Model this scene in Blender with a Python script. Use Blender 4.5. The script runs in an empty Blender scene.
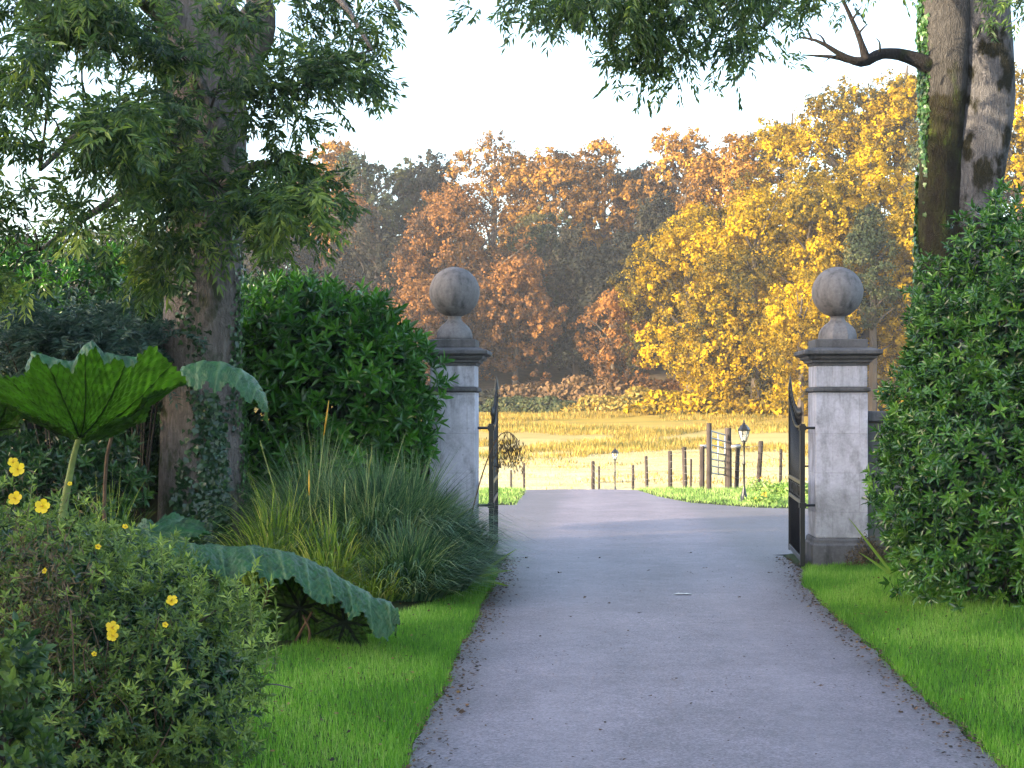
import bpy, math, random
import numpy as np
from math import radians as R, pi

# ------------------------------------------------------------------ camera, light, exposure
scene = bpy.context.scene
F = 1500.0; EYE = 1.7; HZ = 405.0
cam = bpy.data.cameras.new('camera'); camo = bpy.data.objects.new('camera', cam)
scene.collection.objects.link(camo)
cam.sensor_width = 36.0; cam.lens = 36.0 * F / 1024.0
cam.shift_y = (HZ - 384.0) / 1024.0
cam.clip_start = 0.05; cam.clip_end = 6000
camo.location = (0, 0, EYE); camo.rotation_euler = (R(90), 0, 0)
scene.camera = camo

SUN_EL = 15.0
SUN_FROM = (-0.86, -0.51)                     # compass direction the light comes from (x, y)
sun_az = math.atan2(SUN_FROM[0], SUN_FROM[1])  # clockwise from +Y
world = bpy.data.worlds.new('World'); scene.world = world; world.use_nodes = True
nt = world.node_tree
bg = nt.nodes['Background']
sky = nt.nodes.new('ShaderNodeTexSky'); sky.sky_type = 'NISHITA'; sky.sun_disc = False
sky.sun_elevation = R(SUN_EL); sky.sun_rotation = sun_az
sky.air_density = 1.0; sky.dust_density = 2.5; sky.ozone_density = 1.0
nt.links.new(sky.outputs[0], bg.inputs[0]); bg.inputs[1].default_value = 0.15
sl = bpy.data.lights.new('sun', 'SUN'); so = bpy.data.objects.new('sun', sl); scene.collection.objects.link(so)
sl.energy = 2.7; sl.angle = R(0.6); sl.color = (1.0, 0.83, 0.56)
ce = math.cos(R(SUN_EL))
n_ = math.hypot(*SUN_FROM)
dvec = (-SUN_FROM[0]/n_*ce, -SUN_FROM[1]/n_*ce, -math.sin(R(SUN_EL)))
import mathutils
so.rotation_euler = mathutils.Vector(dvec).to_track_quat('-Z', 'Y').to_euler()
scene.view_settings.view_transform = 'Standard'; scene.view_settings.look = 'None'
scene.view_settings.gamma = 1.0; scene.view_settings.use_curve_mapping = False
scene.view_settings.exposure = 2.55
cy = scene.cycles
cy.max_bounces = 6; cy.diffuse_bounces = 3; cy.glossy_bounces = 2; cy.transmission_bounces = 3
cy.transparent_max_bounces = 8; cy.volume_bounces = 0
cy.use_denoising = True

HAZE = 0.0004

# ------------------------------------------------------------------ helpers
C = scene.collection
def rng(s): return np.random.default_rng(s)
def px(x, y, d): return np.array([(x-512.0)/F*d, d, EYE-(y-HZ)/F*d])

def prop(o, label=None, cat=None, group=None, kind=None):
    if label: o['label'] = label
    if cat: o['category'] = cat
    if group: o['group'] = group
    if kind: o['kind'] = kind
    return o
def empty(name, loc, label, cat, group=None, rz=0):
    o = bpy.data.objects.new(name, None); C.objects.link(o)
    o.location = tuple(float(v) for v in loc); o.rotation_euler = (0, 0, rz); o.empty_display_size = .2
    return prop(o, label, cat, group)

def np_mesh(name, V, loops, starts, totals, mat, parent=None, smooth=False, tint=None, mats=None, midx=None):
    me = bpy.data.meshes.new(name)
    V = np.ascontiguousarray(V, dtype=np.float32)
    me.vertices.add(len(V)); me.vertices.foreach_set('co', V.ravel())
    me.loops.add(len(loops)); me.loops.foreach_set('vertex_index', np.asarray(loops, dtype=np.int32))
    me.polygons.add(len(starts)); me.polygons.foreach_set('loop_start', np.asarray(starts, dtype=np.int32))
    me.polygons.foreach_set('loop_total', np.asarray(totals, dtype=np.int32))
    me.update(calc_edges=True)
    me.polygons.foreach_set('use_smooth', np.full(len(starts), bool(smooth)))
    if tint is not None:
        a = me.attributes.new('tint', 'FLOAT', 'FACE' if len(tint) == len(starts) else 'POINT')
        a.data.foreach_set('value', np.ascontiguousarray(tint, dtype=np.float32))
    me.validate(clean_customdata=False)
    o = bpy.data.objects.new(name, me); C.objects.link(o)
    me.materials.append(mat)
    if parent is not None:
        o.parent = parent
    return o

class MB:
    def __init__(s): s.v = []; s.f = []; s.t = []
    def add(s, v, f, tint=None):
        b = len(s.v); s.v += [tuple(float(c) for c in p) for p in v]
        s.f += [tuple(i+b for i in q) for q in f]
        if tint is not None: s.t += [float(x) for x in tint]
    def box(s, c, h, rz=0):
        ca, sa = math.cos(rz), math.sin(rz); v = []
        for z in (-1, 1):
            for x, y in ((-1,-1),(1,-1),(1,1),(-1,1)):
                X, Y = x*h[0], y*h[1]
                v.append((c[0]+X*ca-Y*sa, c[1]+X*sa+Y*ca, c[2]+z*h[2]))
        s.add(v, [(3,2,1,0),(4,5,6,7),(0,1,5,4),(1,2,6,5),(2,3,7,6),(3,0,4,7)])
    def tube(s, pts, rad, seg=8, cap=True, wob=0, seed=0, lob=0):
        pts = [np.array(p, float) for p in pts]; n = len(pts)
        if np.isscalar(rad): rad = [rad]*n
        rg = random.Random(seed); V = []; Fc = []
        ph = [rg.uniform(0, 6.28) for _ in range(4)]
        up = np.array([0.0, 0, 1]); prevu = None
        for i, p in enumerate(pts):
            t = pts[min(i+1, n-1)] - pts[max(i-1, 0)]; t = t/(np.linalg.norm(t)+1e-9)
            if prevu is None:
                a = np.array([1.0,0,0]) if abs(t[0]) < .8 else np.array([0,1.0,0])
            else: a = prevu
            u = a - t*np.dot(a, t); u /= np.linalg.norm(u)+1e-9; prevu = u
            w = np.cross(t, u)
            for k in range(seg):
                th = 2*pi*k/seg
                r = rad[i]*(1 + lob*(math.sin(3*th+ph[0]+i*.07)*.5+math.sin(5*th+ph[1]-i*.1)*.35+math.sin(8*th+ph[2]+i*.05)*.22) + wob*rg.uniform(-1, 1))
                V.append(p+u*math.cos(th)*r+w*math.sin(th)*r)
        for i in range(n-1):
            for k in range(seg):
                a = i*seg+k; b = i*seg+(k+1) % seg
                Fc.append((a, b, b+seg, a+seg))
        if cap:
            Fc.append(tuple(range(seg))[::-1]); Fc.append(tuple((n-1)*seg+k for k in range(seg)))
        s.add(V, Fc)
    def lathe(s, prof, c=(0,0,0), seg=24, square=False, rz=0):
        V = []; Fc = []
        if square:
            seg = 4
        n = len(prof)
        for r, z in prof:
            for k in range(seg):
                th = 2*pi*k/seg + (pi/4 if square else 0) + rz
                q = r*(math.sqrt(2) if square else 1)
                V.append((c[0]+q*math.cos(th), c[1]+q*math.sin(th), c[2]+z))
        for i in range(n-1):
            for k in range(seg):
                a = i*seg+k; b = i*seg+(k+1) % seg
                Fc.append((a, b, b+seg, a+seg))
        Fc.append(tuple(range(seg))[::-1]); Fc.append(tuple((n-1)*seg+k for k in range(seg)))
        s.add(V, Fc)
    def build(s, name, mat, parent=None, smooth=False, bevel=0, origin=None):
        me = bpy.data.meshes.new(name)
        V = s.v
        if origin is not None: V = [(a-origin[0], b-origin[1], c-origin[2]) for a, b, c in V]
        me.from_pydata(V, [], s.f); me.update()
        if smooth: me.polygons.foreach_set('use_smooth', [True]*len(me.polygons))
        if s.t and len(s.t) == len(V):
            a = me.attributes.new('tint', 'FLOAT', 'POINT'); a.data.foreach_set('value', s.t)
        me.materials.append(mat)
        o = bpy.data.objects.new(name, me); C.objects.link(o)
        if origin is not None: o.location = origin
        if parent is not None: o.parent = parent
        if bevel:
            m = o.modifiers.new('b', 'BEVEL'); m.width = bevel; m.segments = 2; m.limit_method = 'ANGLE'
        return o

def nrm(a): return a/(np.linalg.norm(a, axis=-1, keepdims=True)+1e-9)

# leaf shapes: (along, across, lift) verts + faces
LEAF6 = (np.array([[0,0,0],[.35,.5,.06],[.35,-.5,.06],[.38,0,-.03],[.75,.33,.0],[.75,-.33,.0],[.75,0,-.07],[1,0,-.12]]),
         [(0,3,1),(0,2,3),(3,6,4,1),(2,5,6,3),(6,7,4),(5,7,6)])
LEAF4 = (np.array([[0,0,0],[.42,.5,.05],[1,0,-.1],[.42,-.5,.05]]), [(0,3,2,1)])
LEAFQ = (np.array([[-.5,-.3,0],[0,-.5,.12],[.5,-.12,0],[.42,.4,.06],[-.1,.5,0],[-.5,.25,.08]]), [(0,1,2,3,4,5)])
LEAFD = (np.array([[-.5,-.25,0],[.1,-.5,.08],[.5,.2,0],[-.15,.5,.1]]), [(0,1,2,3)])
BLADE = (np.array([[0,-.5,0],[0,.5,0],[.5,-.42,.06],[.5,.42,.06],[1,0,.28]]), [(0,1,3,2),(2,3,4)])

def leaves(name, P, D, N, L, W, mat, parent=None, tpl=LEAF4, tint=None, smooth=False):
    P = np.asarray(P, float); n = len(P)
    D = nrm(D); S = nrm(np.cross(N, D)); U = np.cross(D, S)
    L = np.broadcast_to(L, (n,)); W = np.broadcast_to(W, (n,))
    T, Fc = tpl; k = len(T)
    V = (P[:, None, :] + D[:, None, :]*(T[None, :, 0:1]*L[:, None, None])
         + S[:, None, :]*(T[None, :, 1:2]*W[:, None, None]) + U[:, None, :]*(T[None, :, 2:3]*L[:, None, None]))
    V = V.reshape(-1, 3)
    fl = np.concatenate([np.array(f) for f in Fc]); tot = np.array([len(f) for f in Fc]); nl = len(fl)
    loops = (fl[None, :]+(np.arange(n)*k)[:, None]).ravel()
    totals = np.tile(tot, n)
    starts = np.concatenate([[0], np.cumsum(totals)[:-1]])
    if tint is None: tint = rng(n).random(n)
    ft = np.repeat(np.asarray(tint), len(Fc))
    if parent is not None and parent.type == 'EMPTY' and parent.get('_abs', True):
        V = V - np.array(parent.location)
    return np_mesh(name, V, loops, starts, totals, mat, parent, smooth, ft)

def sph(n, g):
    return nrm(g.normal(size=(n, 3)))

# ------------------------------------------------------------------ materials
def newmat(name):
    m = bpy.data.materials.new(name); m.use_nodes = True
    return m, m.node_tree, m.node_tree.nodes['Principled BSDF']
def ramp(nt, cols, src):
    r = nt.nodes.new('ShaderNodeValToRGB'); e = r.color_ramp.elements
    while len(e) < len(cols): e.new(0.5)
    for i, c in enumerate(cols):
        p, col = (c if isinstance(c[0], (int, float)) and len(c) == 2 else (i/(len(cols)-1), c))
        e[i].position = p; e[i].color = (*col, 1)
    nt.links.new(src, r.inputs[0]); return r.outputs[0]
def noise(nt, scale, detail=4, vec=None, rough=.55, dist=0):
    n = nt.nodes.new('ShaderNodeTexNoise'); n.inputs['Scale'].default_value = scale
    n.inputs['Detail'].default_value = detail; n.inputs['Roughness'].default_value = rough
    n.inputs['Distortion'].default_value = dist
    if vec is not None: nt.links.new(vec, n.inputs['Vector'])
    return n.outputs['Fac']
def mixc(nt, fac, a, b, mode='MIX'):
    m = nt.nodes.new('ShaderNodeMix'); m.data_type = 'RGBA'; m.blend_type = mode
    for sock, v in ((m.inputs[0], fac), (m.inputs[6], a), (m.inputs[7], b)):
        if hasattr(v, 'links'): nt.links.new(v, sock)
        elif isinstance(v, (int, float)): sock.default_value = v
        else: sock.default_value = (*v, 1)
    return m.outputs[2]
def math_(nt, op, a, b=None, clamp=False):
    m = nt.nodes.new('ShaderNodeMath'); m.operation = op; m.use_clamp = clamp
    for i, v in enumerate((a, b)):
        if v is None: continue
        if hasattr(v, 'links'): nt.links.new(v, m.inputs[i])
        else: m.inputs[i].default_value = v
    return m.outputs[0]
def objco(nt, scale=None):
    t = nt.nodes.new('ShaderNodeTexCoord'); v = t.outputs['Object']
    if scale:
        mp = nt.nodes.new('ShaderNodeMapping'); mp.inputs['Scale'].default_value = scale
        nt.links.new(v, mp.inputs['Vector']); v = mp.outputs[0]
    return v
def worldpos(nt): return nt.nodes.new('ShaderNodeNewGeometry').outputs['Position']
def bump(nt, b, h, strength=.5, dist=.02):
    n = nt.nodes.new('ShaderNodeBump'); n.inputs['Strength'].default_value = strength; n.inputs['Distance'].default_value = dist
    nt.links.new(h, n.inputs['Height']); nt.links.new(n.outputs[0], b.inputs['Normal']); return n

def leafmat(name, cols, rough=.5, transl=.3, spec=.4, gain=1.6):
    m, nt, b = newmat(name)
    a = nt.nodes.new('ShaderNodeAttribute'); a.attribute_name = 'tint'
    c = ramp(nt, cols, a.outputs['Fac'])
    nt.links.new(c, b.inputs['Base Color']); b.inputs['Roughness'].default_value = rough
    b.inputs['Specular IOR Level'].default_value = spec
    if transl:
        t = nt.nodes.new('ShaderNodeBsdfTranslucent')
        c2 = mixc(nt, 1.0, c, (gain, gain*1.0, gain*.5), 'MULTIPLY'); nt.links.new(c2, t.inputs[0])
        mx = nt.nodes.new('ShaderNodeMixShader'); mx.inputs[0].default_value = transl
        nt.links.new(b.outputs[0], mx.inputs[1]); nt.links.new(t.outputs[0], mx.inputs[2])
        nt.links.new(mx.outputs[0], nt.nodes['Material Output'].inputs['Surface'])
    return m

M = {}
M['ash'] = leafmat('ash_leaf', [(.018,.05,.02), (.035,.09,.03), (.06,.13,.03), (.12,.2,.04)], .4, .35)
M['ash_light'] = leafmat('ash_leaf_light', [(.02,.045,.02), (.05,.1,.03), (.12,.19,.045), (.3,.36,.08)], .4, .4)
M['laurel'] = leafmat('laurel_leaf', [(.008,.035,.006), (.022,.095,.01), (.05,.17,.014), (.1,.27,.025)], .3, .25, .5)
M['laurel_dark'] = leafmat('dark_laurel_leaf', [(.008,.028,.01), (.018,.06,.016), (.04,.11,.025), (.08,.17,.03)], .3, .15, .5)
M['rhodo'] = leafmat('rhododendron_leaf', [(.01,.04,.01), (.035,.11,.018), (.08,.2,.028), (.18,.34,.05)], .27, .22, .7)
M['conifer'] = leafmat('blue_conifer', [(.02,.05,.04), (.04,.09,.075), (.07,.13,.11)], .6, .15)
M['ivy'] = leafmat('ivy_leaf', [(.008,.025,.01), (.018,.055,.02), (.05,.12,.035)], .3, .1, .5)
M['ivy_bright'] = leafmat('ivy_leaf_bright', [(.015,.045,.015), (.04,.11,.025), (.1,.21,.05)], .35, .2, .5)
M['hyper'] = leafmat('st_johns_wort_leaf', [(.02,.05,.02), (.06,.11,.03), (.15,.22,.05), (.34,.42,.1)], .45, .35)
M['pampas'] = leafmat('arching_grass', [(.015,.05,.022), (.05,.12,.055), (.12,.22,.11), (.32,.38,.18)], .5, .25)
M['reed'] = leafmat('yellow_green_reed', [(.05,.11,.02), (.12,.22,.03), (.26,.36,.06), (.5,.48,.18)], .5, .35)
M['lawn'] = leafmat('lawn_grass', [(.05,.15,.015), (.1,.25,.02), (.16,.34,.035), (.34,.46,.12)], .5, .4)
M['meadow'] = leafmat('meadow_grass', [(.2,.2,.06), (.36,.29,.12), (.45,.38,.2), (.52,.46,.3)], .7, .35)
M['gold'] = leafmat('golden_grass', [(.06,.07,.012), (.17,.125,.02), (.33,.23,.04), (.45,.34,.1)], .7, .35)
M['brown'] = leafmat('dead_twig', [(.04,.03,.018), (.085,.06,.03), (.15,.11,.055)], .8, .1)
M['litter'] = leafmat('leaf_litter', [(.02,.014,.01), (.06,.035,.02), (.14,.07,.03), (.22,.14,.05)], .8, .1)
M['petal'] = leafmat('yellow_petal', [(.75,.48,.01), (.85,.62,.02)], .5, .3, gain=1.1)
M['orange_leaf'] = leafmat('orange_wood', [(.05,.032,.018), (.15,.075,.018), (.3,.15,.025), (.44,.24,.035)], .7, .2, .1)  # orange put into the leaf colour, partly for warm sunlight on green leaves
M['rust_leaf'] = leafmat('rust_wood', [(.04,.026,.018), (.11,.055,.022), (.22,.1,.03), (.32,.15,.04)], .7, .2, .1)
M['dark_shaded_leaf'] = leafmat('dark_shaded_wood', [(.006,.008,.008), (.014,.017,.014), (.025,.027,.02), (.045,.038,.026)], .7, .15, .1)  # dark evergreens, leaf colour lowered further to carry the shade of the hollow
M['green_leaf'] = leafmat('grey_green_wood', [(.015,.025,.015), (.03,.045,.022), (.06,.07,.03), (.11,.1,.04)], .7, .2, .1)
M['yellow_leaf'] = leafmat('yellow_wood', [(.03,.03,.012), (.15,.105,.01), (.36,.235,.006), (.52,.35,.008)], .7, .3, .1)
M['brush'] = leafmat('brown_brush', [(.06,.04,.025), (.12,.07,.035), (.17,.11,.05)], .8, .1, .1)

def bark(name, c0, c1, c2, scale=6, moss=None, mosslev=.55, bs=.9):
    m, nt, b = newmat(name)
    v = objco(nt, (1, 1, .22))
    n1 = noise(nt, scale*3, 8, v, .65, .6); n2 = noise(nt, scale*.5, 4, objco(nt, (1, 1, .6)))
    vo = nt.nodes.new('ShaderNodeTexVoronoi'); vo.inputs['Scale'].default_value = scale*5
    vo.feature = 'DISTANCE_TO_EDGE'; vv = nt.nodes.new('ShaderNodeVectorMath'); vv.operation = 'ADD'; nn_ = nt.nodes.new('ShaderNodeTexNoise'); nn_.inputs['Scale'].default_value = 3; nt.links.new(objco(nt), nn_.inputs['Vector'])
    vs_ = nt.nodes.new('ShaderNodeVectorMath'); vs_.operation = 'SCALE'; vs_.inputs['Scale'].default_value = .25; nt.links.new(nn_.outputs['Color'], vs_.inputs[0])
    nt.links.new(objco(nt, (1, 1, .13)), vv.inputs[0]); nt.links.new(vs_.outputs[0], vv.inputs[1]); nt.links.new(vv.outputs[0], vo.inputs['Vector'])
    c = ramp(nt, [c0, c1, c2], n1)
    if mosslev > 5:
        sz_ = nt.nodes.new('ShaderNodeSeparateXYZ'); nt.links.new(objco(nt), sz_.inputs[0])
        k = math_(nt, 'ADD', n2, math_(nt, 'MULTIPLY', math_(nt, 'SUBTRACT', mosslev, sz_.outputs[2]), .35))
        gr_ = nt.nodes.new('ShaderNodeMix'); gr_.data_type = 'RGBA'
        f = ramp(nt, [(.45, (0,0,0)), (.6, (1,1,1))], k)
        mcol = ramp(nt, [(.4, (.018,.014,.01)), (.58, (.03,.03,.012)), (.7, (.07,.1,.015))], noise(nt, 5, 6, objco(nt, (1,1,.5)), .7))
        c = mixc(nt, f, c, mcol)
    elif moss:
        f = ramp(nt, [(mosslev-.05, (0,0,0)), (mosslev+.05, (1,1,1))], n2)
        c = mixc(nt, f, c, moss)
    nt.links.new(c, b.inputs['Base Color']); b.inputs['Roughness'].default_value = .9
    b.inputs['Specular IOR Level'].default_value = .2
    h = math_(nt, 'ADD', n1, math_(nt, 'MULTIPLY', math_(nt, 'MINIMUM', vo.outputs['Distance'], .2), 1.1))
    bump(nt, b, h, bs, .05)
    return m
M['bark'] = bark('brown_bark', (.03,.026,.025), (.17,.147,.137), (.37,.335,.315), 9, (.05,.06,.03), .62)
M['bark_grey'] = bark('grey_bark', (.03,.028,.03), (.115,.11,.118), (.23,.22,.235), 8, (.018,.017,.01), .53)
M['bark_moss'] = bark('mossy_bark', (.015,.013,.013), (.065,.06,.058), (.14,.13,.125), 8, (.05,.06,.012), 6.2)
M['twig'] = bark('twig_bark', (.03,.025,.02), (.06,.05,.04), (.1,.085,.07), 20, None, bs=.3)
M['deadwood'] = bark('dark_dead_bark', (.012,.01,.01), (.035,.03,.03), (.08,.07,.07), 9, (.03,.035,.015), .6)
M['farbark'] = bark('woodland_bark', (.05,.04,.035), (.08,.065,.055), (.12,.1,.08), 1, None, bs=.3)

def stone(name, base, dark, joints=True, offs=0.0, dirt=.5):
    m, nt, b = newmat(name)
    v = objco(nt)
    n1 = noise(nt, 2.2, 6, v, .65, .4); n2 = noise(nt, 30, 6, v, .7); n3 = noise(nt, 7, 5, objco(nt, (1,1,.35)), .6, .3)
    c = ramp(nt, [(.25, tuple(x*.62 for x in base)), (.5, base), (.75, tuple(min(.8, x*1.22) for x in base))], n1)
    c = mixc(nt, math_(nt, 'MULTIPLY', ramp(nt, [(.5, (0,0,0)), (.7, (1,1,1))], n3), dirt), c, dark)
    c = mixc(nt, .3, c, ramp(nt, [(.3, (.2,.2,.2)), (.7, (.8,.8,.8))], n2), 'OVERLAY')
    n5 = noise(nt, 16, 6, v, .75)
    c = mixc(nt, math_(nt, 'MULTIPLY', ramp(nt, [(.6, (0,0,0)), (.68, (1,1,1))], n5), .5), c, tuple(min(.8, x*1.7) for x in base) if not joints else dark)
    if joints:
        sq_ = nt.nodes.new('ShaderNodeSeparateXYZ'); nt.links.new(v, sq_.inputs[0])
        lo = nt.nodes.new('ShaderNodeMapRange'); lo.inputs[1].default_value = .9; lo.inputs[2].default_value = .05; nt.links.new(math_(nt, 'ADD', sq_.outputs[2], math_(nt, 'MULTIPLY', math_(nt, 'SUBTRACT', n1, .5), 1.6)), lo.inputs[0])
        c = mixc(nt, math_(nt, 'MULTIPLY', lo.outputs[0], .6), c, (.16,.16,.14))
        st = noise(nt, 9, 5, objco(nt, (1, 1, .08)), .7)
        hi = nt.nodes.new('ShaderNodeMapRange'); hi.inputs[1].default_value = 1.2; hi.inputs[2].default_value = 1.95; nt.links.new(sq_.outputs[2], hi.inputs[0])
        c = mixc(nt, math_(nt, 'MULTIPLY', math_(nt, 'MULTIPLY', hi.outputs[0], ramp(nt, [(.45, (0,0,0)), (.65, (1,1,1))], st)), .6), c, (.17,.165,.17))
    h = n2
    if joints:
        s = nt.nodes.new('ShaderNodeSeparateXYZ'); nt.links.new(v, s.inputs[0])
        cb = nt.nodes.new('ShaderNodeCombineXYZ')
        nt.links.new(math_(nt, 'ADD', math_(nt, 'ADD', s.outputs[0], s.outputs[1]), offs), cb.inputs[0])
        nt.links.new(math_(nt, 'ADD', s.outputs[2], .02), cb.inputs[1])
        br = nt.nodes.new('ShaderNodeTexBrick'); nt.links.new(cb.outputs[0], br.inputs['Vector'])
        br.inputs['Scale'].default_value = 1; br.inputs['Brick Width'].default_value = .62; br.inputs['Row Height'].default_value = .46
        br.inputs['Mortar Size'].default_value = .006; br.inputs['Mortar Smooth'].default_value = .6; br.offset = .5
        br.inputs['Color1'].default_value = (1,1,1,1); br.inputs['Color2'].default_value = (.9,.9,.9,1); br.inputs['Mortar'].default_value = (.8,.79,.78,1)
        c = mixc(nt, .8, c, br.outputs['Color'], 'MULTIPLY')
        h = math_(nt, 'SUBTRACT', math_(nt, 'MULTIPLY', n2, .3), br.outputs['Fac'])
    nt.links.new(c, b.inputs['Base Color']); b.inputs['Roughness'].default_value = .9
    b.inputs['Specular IOR Level'].default_value = .25
    bump(nt, b, h, .5, .008)
    return m
M['stone'] = stone('pale_ashlar', (.55,.53,.6), (.22,.21,.23), True, .1, .75)
M['stone_cap'] = stone('weathered_stone', (.115,.11,.115), (.035,.034,.033), False, 0, .8)
M['stone_ball'] = stone('lichen_stone', (.2,.185,.19), (.05,.047,.05), False, 0, .8)
M['wallstone'] = stone('rubble_wall', (.12,.115,.11), (.04,.04,.04), True, 0, .6)

def simple(name, col, rough=.5, metal=0, spec=.5, var=.25, vs=8):
    m, nt, b = newmat(name)
    n = noise(nt, vs, 5, objco(nt))
    nt.links.new(ramp(nt, [(.3, tuple(x*(1-var) for x in col)), (.7, tuple(x*(1+var) for x in col))], n), b.inputs['Base Color'])
    b.inputs['Roughness'].default_value = rough; b.inputs['Metallic'].default_value = metal
    b.inputs['Specular IOR Level'].default_value = spec
    return m
M['iron'] = simple('black_painted_iron', (.012,.012,.014), .35, 0, .5)
M['galv'] = simple('galvanised_steel', (.38,.38,.39), .4, .6)
M['post'] = simple('weathered_timber', (.05,.041,.04), .85, 0, .2, .4, 3)
M['wire'] = simple('dull_wire', (.25,.24,.23), .5, .5)
M['stalk'] = simple('ribbed_stalk', (.16,.2,.06), .6, 0, .3, .3, 12)
M['deadstalk'] = simple('dead_brown_stalk', (.11,.07,.045), .8, 0, .2, .4, 12)
M['yellowstem'] = simple('ochre_stem', (.5,.3,.04), .6, 0, .3, .3, 12)
M['cone'] = simple('soil', (.03,.022,.016), .95, 0, .1)
g, nt, b = newmat('lantern_glass'); b.inputs['Base Color'].default_value = (.75,.8,.8,1); b.inputs['Roughness'].default_value = .1
b.inputs['Transmission Weight'].default_value = .75; b.inputs['IOR'].default_value = 1.1; M['glass'] = g
M['white'] = simple('white_lamp_inner', (.7,.7,.66), .5, 0, .3, .05)

# gunnera blade
def gunmat(name, top, vein, tr):
    m, nt, b = newmat(name)
    a = nt.nodes.new('ShaderNodeAttribute'); a.attribute_name = 'tint'
    n1 = noise(nt, 9, 5, objco(nt)); n2 = noise(nt, 60, 3, objco(nt))
    base = ramp(nt, [(.3, tuple(x*.5 for x in top)), (.7, tuple(x*1.5 for x in top))], n1)
    c = mixc(nt, a.outputs['Fac'], base, vein)
    nt.links.new(c, b.inputs['Base Color']); b.inputs['Roughness'].default_value = .5; b.inputs['Specular IOR Level'].default_value = .4
    bump(nt, b, math_(nt, 'ADD', n2, math_(nt, 'MULTIPLY', n1, 2)), .5, .012)
    t = nt.nodes.new('ShaderNodeBsdfTranslucent'); nt.links.new(mixc(nt, 1, c, (1.7,1.9,.6), 'MULTIPLY'), t.inputs[0])
    mx = nt.nodes.new('ShaderNodeMixShader'); mx.inputs[0].default_value = tr
    nt.links.new(b.outputs[0], mx.inputs[1]); nt.links.new(t.outputs[0], mx.inputs[2])
    nt.links.new(mx.outputs[0], nt.nodes['Material Output'].inputs['Surface'])
    return m
M['gun_under'] = gunmat('giant_rhubarb_underside', (.05,.12,.014), (.006,.016,.004), .36)
M['gun_top'] = gunmat('giant_rhubarb_top', (.016,.07,.018), (.055,.12,.045), .12)

# ------------------------------------------------------------------ terrain
HY = np.array([-3000,-100, 0, 17.6, 38.5, 42, 48, 60, 95, 125, 142, 165, 200, 260, 400, 3000.])
HH = np.array([0, 0, 0, -.22, -.48, -.78, -1.36, -1.80, -.85, .45, 1.2, 5, 12, 22, 30, 30.])
def base_h(y): return np.interp(y, HY, HH)
def xl(y):
    y = np.asarray(y, float)
    near = -.82+.039*y + .015*np.sin(y*2.1)+.008*np.sin(y*5.3)
    return np.interp(y, [19.4, 20.2, 21.5, 29.6, 30.6, 31.2, 36, 39, 70], [0, -2, -14, -14, -6, .05, .3, .35, 0]) * (y > 19.4) + near*(y <= 19.4)
def xr(y):
    y = np.asarray(y, float)
    near = 1.84+.077*y + .015*np.sin(y*1.7+1)+.008*np.sin(y*4.7)+np.interp(y, [15.9, 17.3, 19.4], [0, .22, .12])
    return np.interp(y, [19.4, 20.2, 21.5, 28.8, 29.4, 30.4, 32.2, 35, 38.5, 70], [3.34, 5, 16, 16, 7, 4.9, 3.85, 3.4, 3.2, 3.0]) * (y > 19.4) + near*(y <= 19.4)
def sst(x, a, b):
    t = np.clip((x-a)/(b-a), 0, 1); return t*t*(3-2*t)
def ground_h(x, y):
    x = np.asarray(x, float); y = np.asarray(y, float)
    h = base_h(y)
    e = np.maximum(xl(y)-x, x-xr(y))
    e = np.where(y > 70, 5, e)
    side = sst(e, .0, .12)*.045 - .025 + sst(e, .1, 1.6)*.13*(y < 19.5) + .02*np.sin(x*3+y)*sst(e, .3, 1)*.5
    h = h + side
    h = h + np.where(y > 60, .25*np.sin(x*.06+y*.05)*sst(y, 60, 80), 0)
    # wooded hillside higher to the right
    h = h + sst(y, 110, 170)*np.clip((x-5)/40, 0, 1)*4
    return h

def axis(dense, mid, far):
    a = []
    return np.unique(np.round(np.concatenate([dense, mid, far]), 4))
gx = axis(np.arange(-3.6, 6.6, .1), np.arange(-30, 30, 1.0), np.concatenate([-np.geomspace(30, 2500, 30), np.geomspace(30, 2500, 30)]))
gy = axis(np.arange(3, 41, .2), np.concatenate([np.arange(-20, 72, 1.0), np.arange(72, 260, 3.)]), np.concatenate([-np.geomspace(20, 2500, 20), np.geomspace(260, 2900, 20)]))
def grid_mesh(name, X, Y, Z, mat, kind=None, label=None):
    ny, nx = X.shape
    V = np.stack([X.ravel(), Y.ravel(), Z.ravel()], 1)
    i = np.arange(ny-1)[:, None]*nx+np.arange(nx-1)[None, :]
    q = np.stack([i, i+1, i+1+nx, i+nx], -1).reshape(-1, 4)
    o = np_mesh(name, V, q.ravel(), np.arange(len(q))*4, np.full(len(q), 4), mat, None, True)
    return prop(o, label, None, None, kind)

m, nt, b = newmat('ground_soil_and_meadow')
pos = worldpos(nt); sp = nt.nodes.new('ShaderNodeSeparateXYZ'); nt.links.new(pos, sp.inputs[0])
n1 = noise(nt, 1.3, 6, pos); n2 = noise(nt, 18, 5, pos)
soil = ramp(nt, [(.3, (.018,.02,.01)), (.55, (.035,.05,.018)), (.8, (.05,.08,.02))], n2)
mp = nt.nodes.new('ShaderNodeMapping'); mp.inputs['Scale'].default_value = (.05, .16, .1); nt.links.new(pos, mp.inputs[0])
n3 = noise(nt, 3.0, 7, mp.outputs[0], .65, .4)
field = ramp(nt, [(.3, (.25,.24,.09)), (.42, (.43,.36,.2)), (.6, (.5,.44,.29)), (.8, (.42,.33,.14))], n3)
gold = ramp(nt, [(.3, (.12,.13,.03)), (.5, (.26,.19,.035)), (.75, (.38,.28,.08))], n3)
wood = ramp(nt, [(.3, (.04,.03,.02)), (.7, (.09,.065,.04))], n1)
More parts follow.
